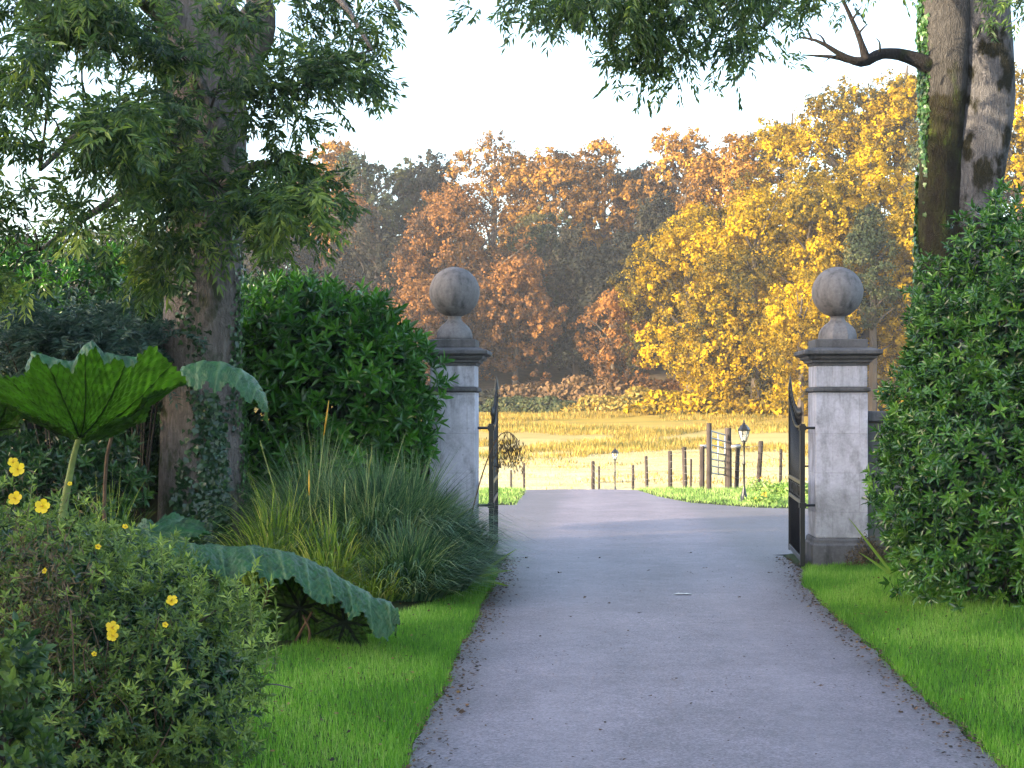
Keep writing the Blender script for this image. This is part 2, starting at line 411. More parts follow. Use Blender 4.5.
yn = math_(nt, 'ADD', sp.outputs[1], math_(nt, 'MULTIPLY', math_(nt, 'SUBTRACT', n3, .5), 30))
def stepf(v, a, b_):
    mr = nt.nodes.new('ShaderNodeMapRange'); mr.inputs[1].default_value = a; mr.inputs[2].default_value = b_; nt.links.new(v, mr.inputs[0]); return mr.outputs[0]
c = mixc(nt, stepf(sp.outputs[1], 40, 50), soil, field)
c = mixc(nt, stepf(yn, 70, 122), c, gold)
c = mixc(nt, stepf(yn, 142, 152), c, wood)
nt.links.new(c, b.inputs['Base Color']); b.inputs['Roughness'].default_value = .95; b.inputs['Specular IOR Level'].default_value = .1
bump(nt, b, n2, .6, .03); M['ground'] = m
X, Y = np.meshgrid(gx, gy)
grid_mesh('ground', X, Y, ground_h(X, Y), M['ground'], 'structure', 'garden ground falling to a meadow and wooded hillside')

# driveway
m, nt, b = newmat('asphalt')
pos = worldpos(nt)
n1 = noise(nt, 260, 3, pos, .7); n2 = noise(nt, .9, 6, pos, .6, .3); n3 = noise(nt, 7, 6, pos, .65); n4 = noise(nt, 2.5, 7, pos, .7, .2)
vo = nt.nodes.new('ShaderNodeTexVoronoi'); vo.inputs['Scale'].default_value = 80; nt.links.new(pos, vo.inputs['Vector'])
c = ramp(nt, [(.3, (.115,.09,.104)), (.5, (.155,.124,.143)), (.7, (.195,.158,.182))], n2)
c = mixc(nt, .55, c, ramp(nt, [(.05, (.1,.1,.1)), (.5, (.5,.5,.5)), (.95, (1,1,1))], vo.outputs['Color']), 'OVERLAY')
c = mixc(nt, .5, c, ramp(nt, [(.3, (.3,.3,.3)), (.7, (.7,.7,.7))], n3), 'OVERLAY')
c = mixc(nt, math_(nt, 'MULTIPLY', ramp(nt, [(.62, (0,0,0)), (.72, (1,1,1))], n4), .55), c, (.06,.055,.06))
sx_ = nt.nodes.new('ShaderNodeSeparateXYZ'); nt.links.new(pos, sx_.inputs[0])
u_ = math_(nt, 'ABSOLUTE', math_(nt, 'SUBTRACT', math_(nt, 'SUBTRACT', sx_.outputs[0], math_(nt, 'MULTIPLY', sx_.outputs[1], .058)), .5))
tr_ = nt.nodes.new('ShaderNodeMapRange'); tr_.inputs[1].default_value = .38; tr_.inputs[2].default_value = .0; nt.links.new(math_(nt, 'ABSOLUTE', math_(nt, 'SUBTRACT', u_, .72)), tr_.inputs[0])
c = mixc(nt, math_(nt, 'MULTIPLY', math_(nt, 'MULTIPLY', tr_.outputs[0], n3), .55), c, (.24,.2,.225))          # worn wheel tracks
ed_ = nt.nodes.new('ShaderNodeMapRange'); ed_.inputs[1].default_value = 1.15; ed_.inputs[2].default_value = 1.5; nt.links.new(math_(nt, 'ADD', u_, math_(nt, 'MULTIPLY', math_(nt, 'SUBTRACT', n3, .5), .5)), ed_.inputs[0])
c = mixc(nt, math_(nt, 'MULTIPLY', ed_.outputs[0], .5), c, (.06,.052,.046))                                   # silt and moss film by the edges
nt.links.new(c, b.inputs['Base Color']); b.inputs['Roughness'].default_value = .5; b.inputs['Specular IOR Level'].default_value = .5
bump(nt, b, math_(nt, 'ADD', math_(nt, 'MULTIPLY', vo.outputs['Distance'], .6), n1), .7, .006)
M['asphalt'] = m
dy = np.concatenate([np.arange(-12, 19.2, .15), np.arange(19.2, 32.6, .1), np.arange(32.6, 58, .4)])
tt = np.linspace(0, 1, 25)
gr = rng(5)
L_ = xl(dy)+gr.normal(0, .012, len(dy)); R_ = xr(dy)+gr.normal(0, .012, len(dy))
DX = L_[:, None]*(1-tt)+R_[:, None]*tt; DYY = np.repeat(dy[:, None], 25, 1)
DZ = base_h(DYY)+.002+.02*(1-(2*tt-1)**2)[None, :]*np.ones_like(DX)
grid_mesh('driveway', DX, DYY, DZ, M['asphalt'], 'structure', 'grey tarmac drive running out between the gate pillars')

# ------------------------------------------------------------------ lawn verges
def grass_blades(name, pts, hmin, hmax, w, mat, label, lean=.5, seed=1, tint=None):
    g = rng(seed); n = len(pts)
    P = np.stack([pts[:, 0], pts[:, 1], ground_h(pts[:, 0], pts[:, 1])-.01], 1)
    a = g.uniform(0, 2*pi, n); ln = np.abs(g.normal(0, lean, n))
    D = np.stack([np.cos(a)*ln, np.sin(a)*ln, np.ones(n)], 1)
    b_ = a + g.normal(0, .5, n)+pi
    N = np.stack([np.cos(b_), np.sin(b_), np.full(n, .2)], 1)
    L = g.uniform(hmin, hmax, n)
    if tint is None: tint = np.clip(g.normal(.45, .24, n)+.24*np.sin(pts[:, 0]*4+1.3*np.sin(pts[:, 1]*2.3)), 0, 1)
    o = leaves(name, P, D, N, L, w, mat, None, BLADE, tint)
    return prop(o, label, 'grass', None, 'stuff')
def poly_mask(p, poly):
    x, y = p[:, 0], p[:, 1]; c = np.zeros(len(p), bool); n = len(poly)
    for i in range(n):
        x1, y1 = poly[i]; x2, y2 = poly[(i+1) % n]
        c ^= ((y1 > y) != (y2 > y)) & (x < (x2-x1)*(y-y1)/(y2-y1+1e-12)+x1)
    return c
g = rng(11)
def scatter(n, x0, x1, y0, y1, fn, g):
    p = np.stack([g.uniform(x0, x1, n), g.uniform(y0, y1, n)], 1)
    return p[fn(p)]
def outside(p, m=.02):
    return np.maximum(xl(p[:, 1])-p[:, 0], p[:, 0]-xr(p[:, 1])) > m+.04*np.sin(p[:, 1]*9+p[:, 0]*3)
LP = [(-.2, 5), (-1.35, 5.6), (-1.4, 7.0), (-1.75, 10.0), (-1.3, 11.5), (-.95, 13), (-.5, 14.8), (-.25, 17.5), (1, 17.5), (1, 5)]
left = scatter(150000, -2, .2, 5.8, 17.5, lambda p: poly_mask(p, LP) & outside(p) & (p[:, 0] < 1), g)
grass_blades('verge_grass', left, .03, .075, .0045, M['lawn'], 'bright green mown grass verge between the drive and the bed of big leaves', seed=2)
RP = [(2, 5.5), (3.4, 5.5), (4.6, 10), (4.7, 11.2), (4.2, 12.8), (4.1, 14.5), (4.5, 16.5), (4.9, 17.9), (3, 17.9), (2.4, 8)]
right = scatter(190000, 2, 5.2, 6.2, 17.9, lambda p: poly_mask(p, RP) & outside(p) & (p[:, 0] > 1.5), g)
grass_blades('verge_grass', right, .03, .08, .0045, M['lawn'], 'bright green mown grass verge below the big glossy shrub', seed=3)
# longer edge tufts on both verges, part of ground cover
yy = g.uniform(6.5, 17.3, 9000); sd = g.random(9000) < .5
xx = np.where(sd, xl(yy)-np.abs(g.normal(0, .05, 9000)), xr(yy)+np.abs(g.normal(0, .05, 9000)))
grass_blades('edge_grass', np.stack([xx, yy], 1), .04, .11, .005, M['lawn'], 'ragged longer grass along both edges of the drive', lean=.8, seed=4)
isl = scatter(90000, -14, 16, 29, 41, lambda p: outside(p, .0) & (p[:, 0] > -6) & (p[:, 0] < 14) & ((p[:, 0] > 1) | (p[:, 1] > 30.4)), g)
M['pale_lawn'] = leafmat('pale_lawn_grass', [(.1,.2,.05), (.16,.28,.07), (.24,.36,.11), (.4,.45,.2)], .6, .35)
grass_blades('roadside_grass', isl, .04, .12, .012, M['pale_lawn'], 'pale sunlit rough grass beyond the gates around the lamps', seed=5)

# meadow grass
def tufts(name, x0, x1, y0, y1, n, h0, h1, w, mat, label, seed, thresh=None):
    g = rng(seed); p = np.stack([g.uniform(x0, x1, n), g.uniform(y0, y1, n)], 1)
    if thresh is not None:
        f = np.sin(p[:, 0]*.35+2*np.sin(p[:, 1]*.17))+np.sin(p[:, 1]*.4+p[:, 0]*.11)+np.sin(p[:, 0]*.9-p[:, 1]*.6)*.5
        p = p[f > thresh]; n = len(p)
    P = np.stack([p[:, 0], p[:, 1], ground_h(p[:, 0], p[:, 1])-.05], 1)
    a = g.uniform(0, 2*pi, n)
    D = np.stack([np.cos(a)*.35, np.sin(a)*.35, np.ones(n)], 1)
    N = np.stack([np.cos(a+pi+g.normal(0, .6, n)), np.sin(a+pi), np.full(n, .1)], 1)
    cl = .5+.5*np.sin(p[:, 0]*.5+np.sin(p[:, 1]*.8)*2)
    o = leaves(name, P, D, N, g.uniform(h0, h1, n), w, mat, None, BLADE, np.clip(cl*.4+g.normal(.3, .18, n), 0, 1))
    return prop(o, label, 'grass', None, 'stuff')
tufts('meadow_grass', -25, 40, 46, 96, 70000, .05, .16, .04, M['meadow'], 'pale cropped meadow grass beyond the wire fence', 21)
tufts('scattered_grass', -28, 48, 64, 100, 40000, .06, .25, .05, M['gold'], 'thin scattered golden tufts where the pale meadow meets the tall grass', 24, .5)
tufts('tall_grass', -30, 55, 86, 146, 230000, .08, .45, .05, M['gold'], 'tall golden meadow grass below the woodland edge', 22, -.2)
M['greengold'] = leafmat('green_gold_tussock', [(.06,.08,.02), (.14,.14,.03), (.3,.24,.04)], .7, .3)
tufts('tussock_grass', -30, 50, 84, 140, 26000, .2, .55, .07, M['greengold'], 'green and ochre tussocks dotting the golden meadow', 23, .9)

# ------------------------------------------------------------------ woodland trees
def wood_tree(xp, ytop, d, wpx, ybot, mat, label, seed, n=9000, sz=.42, name='broadleaf_tree', group='trees of the wood across the meadow', shape=.35, dens=1):
    g = rng(seed)
    ytop -= 14+np.interp(xp, [700, 800, 900], [0, 18, 26]); wpx *= 1.22
    x = (xp-512)/F*d; zt = EYE-(ytop-HZ)/F*d; zb = EYE-(ybot-HZ)/F*d
    gz = float(ground_h(x, d)); zb = max(zb, gz+.5)
    rx = wpx/2/F*d; H = zt-gz
    o = empty(name, (x, d, gz), label, 'tree', group)
    mb = MB(); r0 = max(.18, H*.018)
    mb.tube([(0,0,-.5), (.1,0,H*.3), (.3*g.normal(),.2,H*.6), (.3,.3,H*.9)], [r0*1.3, r0, r0*.7, r0*.15], 7)
    for k in range(10):
        a = g.uniform(0, 6.28); z0 = H*g.uniform(.25, .7); l = rx*g.uniform(.5, .9)
        mb.tube([(0,0,z0), (math.cos(a)*l*.5, math.sin(a)*l*.5, z0+l*.5), (math.cos(a)*l, math.sin(a)*l, z0+l*.8)], [r0*.4, r0*.25, r0*.06], 5)
    mb.build('trunk', M['farbark'], o)
    cz = (zt+zb)/2-gz; rz = (zt-zb)/2*1.1
    nb = 40                                     # boughs: big lobes that carry the clumps
    bd = sph(nb, g); bd[0] = (0, 0, 1); br_ = np.array([rx*.7, rx*.6, rz*.74])*(g.uniform(.25, 1, (nb, 1))**.4)
    taper = 1-shape*.4*bd[:, 2:3]
    bc = bd*br_*taper; bc[:, 2] += cz
    bs_ = g.uniform(.24, .44, nb)
    k = 26; nc = int(n/k); bi = g.integers(0, nb, nc)
    dirs = nrm(sph(nc, g)+bd[bi]*.45+np.array([0, 0, .15])); rad = g.uniform(.5, 1, nc)**.4
    lum = 1+.18*np.sin(dirs[:, 0]*6+bi*2)*np.sin(dirs[:, 2]*7+bi)+.08*g.normal(size=nc)
    sc_ = np.stack([rx*bs_[bi], rx*bs_[bi], np.minimum(rz*bs_[bi], rx*bs_[bi]*1.05)], 1)
    Cc = bc[bi]+dirs*sc_*(rad*lum)[:, None]
    cr = g.uniform(.3, .75, nc)*max(.7, rx*.12)
    ctint = np.clip(.45+g.normal(0, .24, nb)[bi]+g.normal(0, .14, nc), 0, 1)
    dd = sph(nc*k, g); ci = np.repeat(np.arange(nc), k)
    P = Cc[ci]+dd*np.array([1, 1, 1.0])*(cr[ci]*g.uniform(.5, 1.05, nc*k))[:, None]
    N = nrm(dd*.6+dirs[ci]*.8+g.normal(0, .5, dd.shape)); D = nrm(np.cross(N, g.normal(size=dd.shape)))
    s = sz*g.uniform(.5, 1.3, nc*k)
    t = np.clip(ctint[ci]+g.normal(0, .12, nc*k), 0, 1)
    # keep crown off the ground
    P[:, 2] = np.maximum(P[:, 2], .3)
    leaves('crown', P+np.array(o.location), D, N, s, s*.8, mat, o, LEAFD, t)
    return o

WT = [ # x, ytop, d, width, ybottom, material, label
 (322,128,176, 90,330,'orange_leaf','small orange-gold treetop beside the hanging ash leaves'),
 (362,140,172, 90,360,'green_leaf','grey-green tree top behind the left gate pillar, farthest left of the sunlit row'),
 (375,205,160,110,400,'dark_shaded_leaf','dark bare-looking purple tree left of the left stone ball'),
 (345,180,164, 70,330,'rust_leaf','rust tree half behind the big left trunk foliage'),
 (432,152,180, 80,330,'dark_shaded_leaf','dark tree at the pale gap in the skyline above the left ball'),
 (408,150,178, 50,300,'green_leaf','narrow dull green tree in the skyline left of the gap'),
 (492,136,180,110,330,'orange_leaf','broad orange tree on the skyline above and right of the left ball'),
 (462,200,158,140,372,'rust_leaf','copper tree directly behind the left stone ball'),
 (420,290,152, 90,400,'rust_leaf','low copper tree touching the left pillar cap'),
 (552,142,176,100,330,'orange_leaf','second orange tree on the skyline from the left ball'),
 (515,262,156, 90,392,'rust_leaf','low rusty crown right of the left pillar cap'),
 (604,142,178, 96,320,'orange_leaf','orange tree on the skyline at the middle of the wood'),
 (645,150,182, 70,300,'dark_shaded_leaf','dark tree poking between two orange crowns at mid skyline'),
 (682,131,172, 78,260,'orange_leaf','bright orange tree with a clumped top just left of the yellow slope'),
 (575,232,160,100,396,'dark_shaded_leaf','dark slate tree in the shaded hollow of the wood, left one'),
 (540,215,166, 90,396,'green_leaf','dull green tree behind the shaded hollow'),
 (628,240,158,100,396,'dark_shaded_leaf','dark slate tree in the shaded hollow next to the yellow crowns'),
 (665,195,164, 90,380,'dark_shaded_leaf','shaded dark tree under the bright orange clumped crown'),
 (612,292,138, 62,392,'rust_leaf','small ochre-brown tree at the foot of the yellow slope'),
 (735,140,150,110,330,'orange_leaf','amber tree at the top of the yellow slope'),
 (790,112,146,120,330,'yellow_leaf','high golden tree on the slope left of the dead limb'),
 (850, 88,142,120,330,'yellow_leaf','high golden tree under the dead limb'),
 (905, 68,140,110,330,'yellow_leaf','tallest golden tree beside the mossy trunk'),
 (690,212,130,120,398,'yellow_leaf','yellow tree with weeping crown at the left edge of the bright slope'),
 (755,205,124,120,402,'yellow_leaf','big yellow weeping tree left of the right stone ball'),
 (815,190,122,110,400,'yellow_leaf','yellow tree behind the right stone ball'),
 (868,160,126,110,400,'yellow_leaf','yellow tree between the right ball and the ivy trunk'),
 (722,290,125, 80,402,'yellow_leaf','low bright yellow bushy tree over the meadow edge'),
 (872,235,118, 50,330,'green_leaf','dull green crown showing between yellow leaves behind the right ball'),
 (800,300,114, 90,402,'yellow_leaf','low bright yellow tree right behind the right pillar cap'),
 (960,120,132,120,400,'green_leaf','olive tree behind the mossy double trunk'),
 (1020,70,128,110,400,'yellow_leaf','golden tree at the right of the double trunk'),
 (920,210,120, 90,400,'yellow_leaf','yellow tree behind the foot of the ivy trunk'),
 (1075,90,130,120,400,'orange_leaf','amber tree far right past the big shrub'),
 (270,210,165,120,400,'dark_shaded_leaf','dark tree behind the big left trunk'),
 (190,235,150,120,400,'dark_shaded_leaf','dark tree seen through the ash leaves left of the trunk'),
 (100,240,140,130,400,'green_leaf','dull green tree far behind the giant leaf'),
 (20,245,135,130,400,'dark_shaded_leaf','dark tree far behind the left end of the bed'),
]
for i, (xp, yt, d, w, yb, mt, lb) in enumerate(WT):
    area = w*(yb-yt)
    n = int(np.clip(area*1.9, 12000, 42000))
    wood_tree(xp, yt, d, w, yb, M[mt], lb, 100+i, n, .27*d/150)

# backing wood up the hill: one far mass
def mass(name, n, mat, label, seed, x0, x1, y0, y1, hh):
    g = rng(seed); nc = n//50
    cx = g.uniform(x0, x1, nc); cyy = g.uniform(y0, y1, nc); cz = ground_h(cx, cyy)+g.uniform(1, hh, nc)
    Cc = np.stack([cx, cyy, cz], 1); ci = np.repeat(np.arange(nc), 50); dd = sph(nc*50, g)
    P = Cc[ci]+dd*np.array([2.6, 2.6, 1.8]); N = nrm(dd+g.normal(0, .4, dd.shape)); D = np.cross(N, g.normal(size=dd.shape))
    o = leaves(name, P, D, N, g.uniform(.6, 1.2, len(P)), .8, mat, None, LEAFQ, np.clip(g.normal(.4, .2, nc)[ci], 0, 1))
    return prop(o, label, 'woodland', None, 'stuff')
mass('woodland_undergrowth', 60000, M['dark_shaded_leaf'], 'dark far woodland filling in behind the sunlit trees', 77, -90, 90, 165, 200, 9)

# brown brush and bushes at the wood foot
def bush(name, c, r, mat, label, cat, seed, n=2500, sz=.2, group=None, tpl=LEAFQ, asp=.7, stem=True, lift=0, leafname='foliage'):
    g = rng(seed)
    gz = float(ground_h(c[0], c[1])) if len(c) == 2 else c[2]
    o = empty(name, (c[0], c[1], gz), label, cat, group)
    dd = sph(n, g); dd[:, 2] = np.abs(dd[:, 2]); rad = g.uniform(.3, 1, n)**.5
    lump = 1+.2*np.sin(dd[:, 0]*6+seed)*np.sin(dd[:, 2]*5+seed)
    P = dd*np.array(r)*(rad*lump)[:, None]
    N = nrm(dd+g.normal(0, .5, dd.shape)); D = nrm(np.cross(N, g.normal(size=dd.shape))+dd*.5)
    s = sz*g.uniform(.6, 1.3, n)
    leaves(leafname, P+np.array([c[0], c[1], gz+lift]), D, N, s, s*asp, mat, o, tpl, np.clip(g.normal(.5, .25, n), 0, 1))
    if stem:
        mb = MB()
        for k in range(7):
            a = g.uniform(0, 6.28); q = g.uniform(.3, .8)
            mb.tube([(0,0,-.1), (math.cos(a)*r[0]*q*.4, math.sin(a)*r[1]*q*.4, r[2]*.4), (math.cos(a)*r[0]*q, math.sin(a)*r[1]*q, r[2]*.85)], [.03*r[2]+.005, .02*r[2]+.003, .003], 5)
        mb.build('stem', M['twig'], o)
    return o
for i, (xp, d, rx, rz, mt, lb) in enumerate([
    (540,140,4.5,3.0,'brush','brown bramble bank at the foot of the shaded hollow'),
    (585,139,4.5,3.4,'brush','taller brown bramble bank in the middle of the wood foot'),
    (625,138,4.0,3.2,'brush','brown bramble bank beside the small ochre tree'),
    (515,137,3.0,1.6,'green_leaf','low green bush at the far left of the meadow edge'),
    (553,135,2.6,1.5,'green_leaf','low green bush in front of the bramble bank'),
    (650,134,3.2,2.2,'gold','golden bush at the left of the yellow trees foot'),
    (610,133,3.2,1.7,'gold','golden bush in front of the small ochre tree'),
    (700,132,3.4,1.6,'yellow_leaf','golden bush under the weeping yellow crown'),
    (760,130,3.4,1.6,'gold','golden bush at the meadow edge left of the right gate'),
    (680,128,3.6,2.4,'yellow_leaf','bright skirt of leaves at the left foot of the yellow trees'),
    (725,126,3.6,2.6,'yellow_leaf','bright skirt of leaves above the metal field gate'),
    (790,124,3.6,2.6,'yellow_leaf','yellow leafy scrub just left of the right gate leaf'),
    (650,139,4.6,3.2,'rust_leaf','rusty scrub between the bramble bank and the yellow trees'),
    (880,124,3.6,3.0,'yellow_leaf','yellow scrub behind the right pillar and wall'),
    (470,140,4.0,3.0,'dark_shaded_leaf','dark thicket behind the left gate pillar')]):
    bush('bush', ((xp-512)/F*d, d), (rx*1.15, rx*.7, rz*.8), M[mt], lb, 'bush', 300+i, 3000, .4, 'bushes along the foot of the wood')

# ------------------------------------------------------------------ shade trees behind and beside the camera (unseen, added to cast the foreground shade)
for i, (x, y, h, r) in enumerate([(-20,-23,18,5.5), (-24,-16,18,5.5), (-27,-9.5,18,5.5), (-29.5,-3.5,17,5.0), (-31.4,-1.8,15,3.8), (-16,-29,16,5.5), (-34,-14,18,5.5), (-36,-6,18,5)]):
    g = rng(900+i)
    gz = float(ground_h(x, y))
    o = empty('added_shade_tree', (x, y, gz), ['broad','dense','tall','spreading','high','leafy','dark','bushy','low','lone'][i]+' green tree added out of view to shade the drive', 'tree', 'unseen trees added for the foreground shade')
    mb = MB(); mb.tube([(0,0,-.3), (.1,0,h*.4), (0,.2,h*.85)], [.45, .35, .08], 10)
    for k in range(9):
        a = g.uniform(0, 6.28); z0 = h*g.uniform(.2, .7)
        mb.tube([(0,0,z0), (math.cos(a)*r*.7, math.sin(a)*r*.7, z0+r*.5)], [.14, .03], 6)
    mb.build('trunk', M['bark'], o)
    nc = 420; k = 34; dd = sph(nc, g); rad = g.uniform(.25, 1, nc)**.45
    Cc = dd*np.array([r, r, h*.48])*rad[:, None]+np.array([0, 0, h*.52])
    ci = np.repeat(np.arange(nc), k); d2 = sph(nc*k, g)
    P = Cc[ci]+d2*g.uniform(.3, 1, (nc*k, 1))*1.0
    P[:, 2] = np.maximum(P[:, 2], .2)
    N = nrm(d2+np.array([0, 0, .5])); D = np.cross(N, g.normal(size=d2.shape))
    leaves('crown', P+np.array([x, y, gz]), D, N, .42, .3, M['ash'], o, LEAFQ, np.clip(g.normal(.5, .2, len(P)), 0, 1))

# ------------------------------------------------------------------ gate pillars
YAW = -math.atan((594-512)/F)
def pillar(name, cx, cyy, hw, cap_hw, blk_hw, bell_hw, ball_r, label, seed):
    gz = float(base_h(cyy))-.05
    o = empty(name, (cx, cyy, 0), label, 'gate pillar', 'stone gate pillars', YAW)
    def part(nm, prof, mat, square=True, bv=.008, seg=32, rot=0):
        mb = MB(); mb.lathe(prof, (0,0,0), seg, square, rot)
        return mb.build(nm, mat, o, not square, bv if square else 0)
    part('plinth', [(hw+.045, gz-.3), (hw+.045, .05), (hw+.04, .06), (hw+.022, .075), (hw+.022, .115), (hw+.004, .135)], M['stone_cap'], bv=.01)
    part('shaft', [(hw, .1355), (hw, 1.85)], M['stone'], bv=.012)
    part('band', [(hw+.005, 1.8505), (hw+.03, 1.862), (hw+.03, 1.895), (hw+.005, 1.912)], M['stone_cap'], bv=.006)
    part('frieze', [(hw-.005, 1.9125), (hw-.005, 2.165)], M['stone'], bv=.01)
    k = cap_hw-hw
    part('cornice', [(hw+.012, 2.1655), (hw+.015, 2.195), (hw+k*.28, 2.2), (hw+k*.33, 2.225), (hw+k*.55, 2.245), (hw+k*.62, 2.262), (hw+k*.62, 2.275),
                     (hw+k*.9, 2.29), (hw+k, 2.3), (hw+k, 2.335), (hw+k*.93, 2.345), (blk_hw+.03, 2.375)], M['stone_cap'], bv=.005)
    part('finial_block', [(blk_hw, 2.3755), (blk_hw, 2.475)], M['stone_cap'], bv=.012)
    bell = [(bell_hw*q, 2.4755+h) for q, h in ((1, 0), (1.0, .035), (.98, .07), (.92, .11), (.81, .15), (.66, .183), (.5, .21), (.4, .235), (.36, .262), (.4, .285))]
    mb = MB(); mb.lathe(bell, seg=24 if seed == 1 else 8, rz=pi/8)
    mb.build('finial_neck', M['stone_ball'], o, seed == 1, 0 if seed == 1 else .006)
    mb = MB(); cz = 2.745+ball_r
    g = rng(seed)
    prof = [(max(.002, ball_r*math.sin(a)), cz-ball_r*math.cos(a)) for a in np.linspace(.02, pi-.02, 28)]
    mb.lathe(prof, seg=44)
    mb.v = [(v[0]*(1+.006*math.sin(v[2]*20+v[0]*9)), v[1]*(1+.006*math.sin(v[0]*15)), v[2]) for v in mb.v]
    mb.build('finial_ball', M['stone_ball'], o, True)
    return o
PD = 17.6
rcx = (841.5-512)/F*(PD)+.02
pillar('gate_pillar', rcx, PD+.31, .305, .455, .305, .235, .302, 'right gate pillar with ball finial, its pale shaft clear beside the glossy shrub', 2)
lcx = (454.5-512)/F*(PD)
pillar('gate_pillar', lcx-.01, PD+.28, .27, .42, .275, .215, .300, 'left gate pillar with ball finial, half hidden by laurel and arching grass', 1)

# wall stub to the right and left of the pillars
def stone_wall(cx0, cx1, y, top, label):
    mb = MB(); gz = float(base_h(y))-.3
    mb.box(((cx0+cx1)/2, 0, (top-.12+gz)/2), (abs(cx1-cx0)/2, .2, (top-.12-gz)/2))
    o = empty('garden_wall', (0, y, 0), label, 'wall')
    mb.build('masonry', M['wallstone'], o, False, .01)
    mb = MB(); mb.box(((cx0+cx1)/2, 0, top-.055), (abs(cx1-cx0)/2, .26, .0625)); mb.build('coping', M['stone_cap'], o, False, .02)
stone_wall(rcx+.32, 12, 17.95, 1.62, 'dark stone wall running from the right pillar behind the glossy shrub')
stone_wall(-12, lcx-.30, 17.95, 1.5, 'stone wall hidden behind the laurel left of the left pillar')

# ------------------------------------------------------------------ iron gates
def iron_gate(hx, hy, ex, ey, side, label):
    # leaf from hinge (hx,hy) to free end (ex,ey)
    W = math.hypot(ex-hx, ey-hy); rz = math.atan2(ey-hy, ex-hx)
    o = empty('iron_gate', (hx, hy, 0), label, 'gate', 'open iron gate leaves', rz)
    zb = -.17; zh = 1.46; ze = 1.78
    def topz(u): return zh+(ze-zh)*(u**1.0)-.16*math.sin(pi*u)*(.9)
    mb = MB(); mb.box((.03, 0, (zh+zb)/2), (.03, .028, (zh-zb)/2+.02)); mb.build('hinge_stile', M['iron'], o, False, .004)
    mb = MB(); mb.box((W-.02, 0, (ze+.12+zb)/2), (.02, .022, (ze+.12-zb)/2)); mb.tube([(W-.02,0,ze+.121),(W-.02,0,ze+.2),(W-.02,0,ze+.3)],[.03,.022,.003],8)
    mb.build('meeting_stile', M['iron'], o, False, .003)
    for z, h in ((zb+.05, .03), (.55, .022), (.78, .022)):
        mb = MB(); mb.box((W/2, 0, z), (W/2-.061, .02, h)); mb.build('rail', M['iron'], o, False, .003)
    us = np.linspace(0, 1, 19)
    mb = MB()
    pts = [(.06+u*(W-.1), 0, topz(u)) for u in us]
    for a, b_ in zip(pts[:-1], pts[1:]):
        V = []
        for p in (a, b_):
            for dy_, dz_ in ((-.024,-.012),(.024,-.012),(.024,.012),(-.024,.012)): V.append((p[0], p[1]+dy_, p[2]+dz_))
        mb.add(V, [(0,1,5,4),(1,2,6,5),(2,3,7,6),(3,0,4,7)])
    mb.build('top_rail', M['iron'], o)
    nb = 12
    for k in range(1, nb):
        u = k/nb; x = .06+u*(W-.1); z1 = topz(u)
        mb = MB(); mb.tube([(x,0,zb+.08), (x,0,z1)], .009, 6)
        # spear above the rail
        mb.tube([(x,0,z1), (x,0,z1+.12), (x,0,z1+.14), (x,0,z1+.17), (x,0,z1+.24)], [.008,.008,.022,.018,.001], 6)
        mb.build('bar', M['iron'], o, True)
    for k in range(nb-1):                      # scrolls over the top rail
        u = (k+1)/nb; x = .06+u*(W-.1)
        mb = MB(); pp = []
        for t in np.linspace(0, 1, 14):
            a = t*4.6+.3; r = .055*(1-t*.75); pp.append((x+.03+math.cos(a)*r, .0, topz(u)+.075+math.sin(a)*r))
        mb.tube(pp, .006, 5); mb.build('scroll', M['iron'], o, True)
    for z in (.4, .98):
        pass
    mb = MB()
    for k in range(7):
        x = .2+k*(W-.35)/6; pp = [(x+.07*math.cos(a), 0, .665+.07*math.sin(a)) for a in np.linspace(0, 2*pi, 17)]
        mb.tube(pp, .007, 5, False)
    mb.build('ring_panel', M['iron'], o, True)
    mb = MB(); mb.tube([(.03,-.03,.98),(.03,-.07,.98)], .012, 6); mb.tube([(W-.1,-.02,.9),(W-.1,-.06,.9),(W-.2,-.06,.9)], .01, 6); mb.build('latch', M['iron'], o)
    for z in (.52, 1.56-.0):
        mb = MB()
        if z > 1: z = 1.43
        # pin running back to the pillar face
        pv = np.array([side*.16, 0.0])
        c, s = math.cos(-rz), math.sin(-rz); q = (pv[0]*c-pv[1]*s, pv[0]*s+pv[1]*c)
        mb.tube([(.03, 0, z), (.03+q[0], q[1], z)], .016, 8); mb.box((.03, 0, z), (.042, .04, .03))
        mb.build('hinge', M['iron'], o)
    return o
iron_gate(3.415, PD+.02, 3.60, PD+1.82, 1, 'right leaf of the black iron gate, swung open against the pale right pillar')
iron_gate(-.245, PD+.02, -.20, PD+1.82, -1, 'left leaf of the black iron gate, rising behind the arching grass')

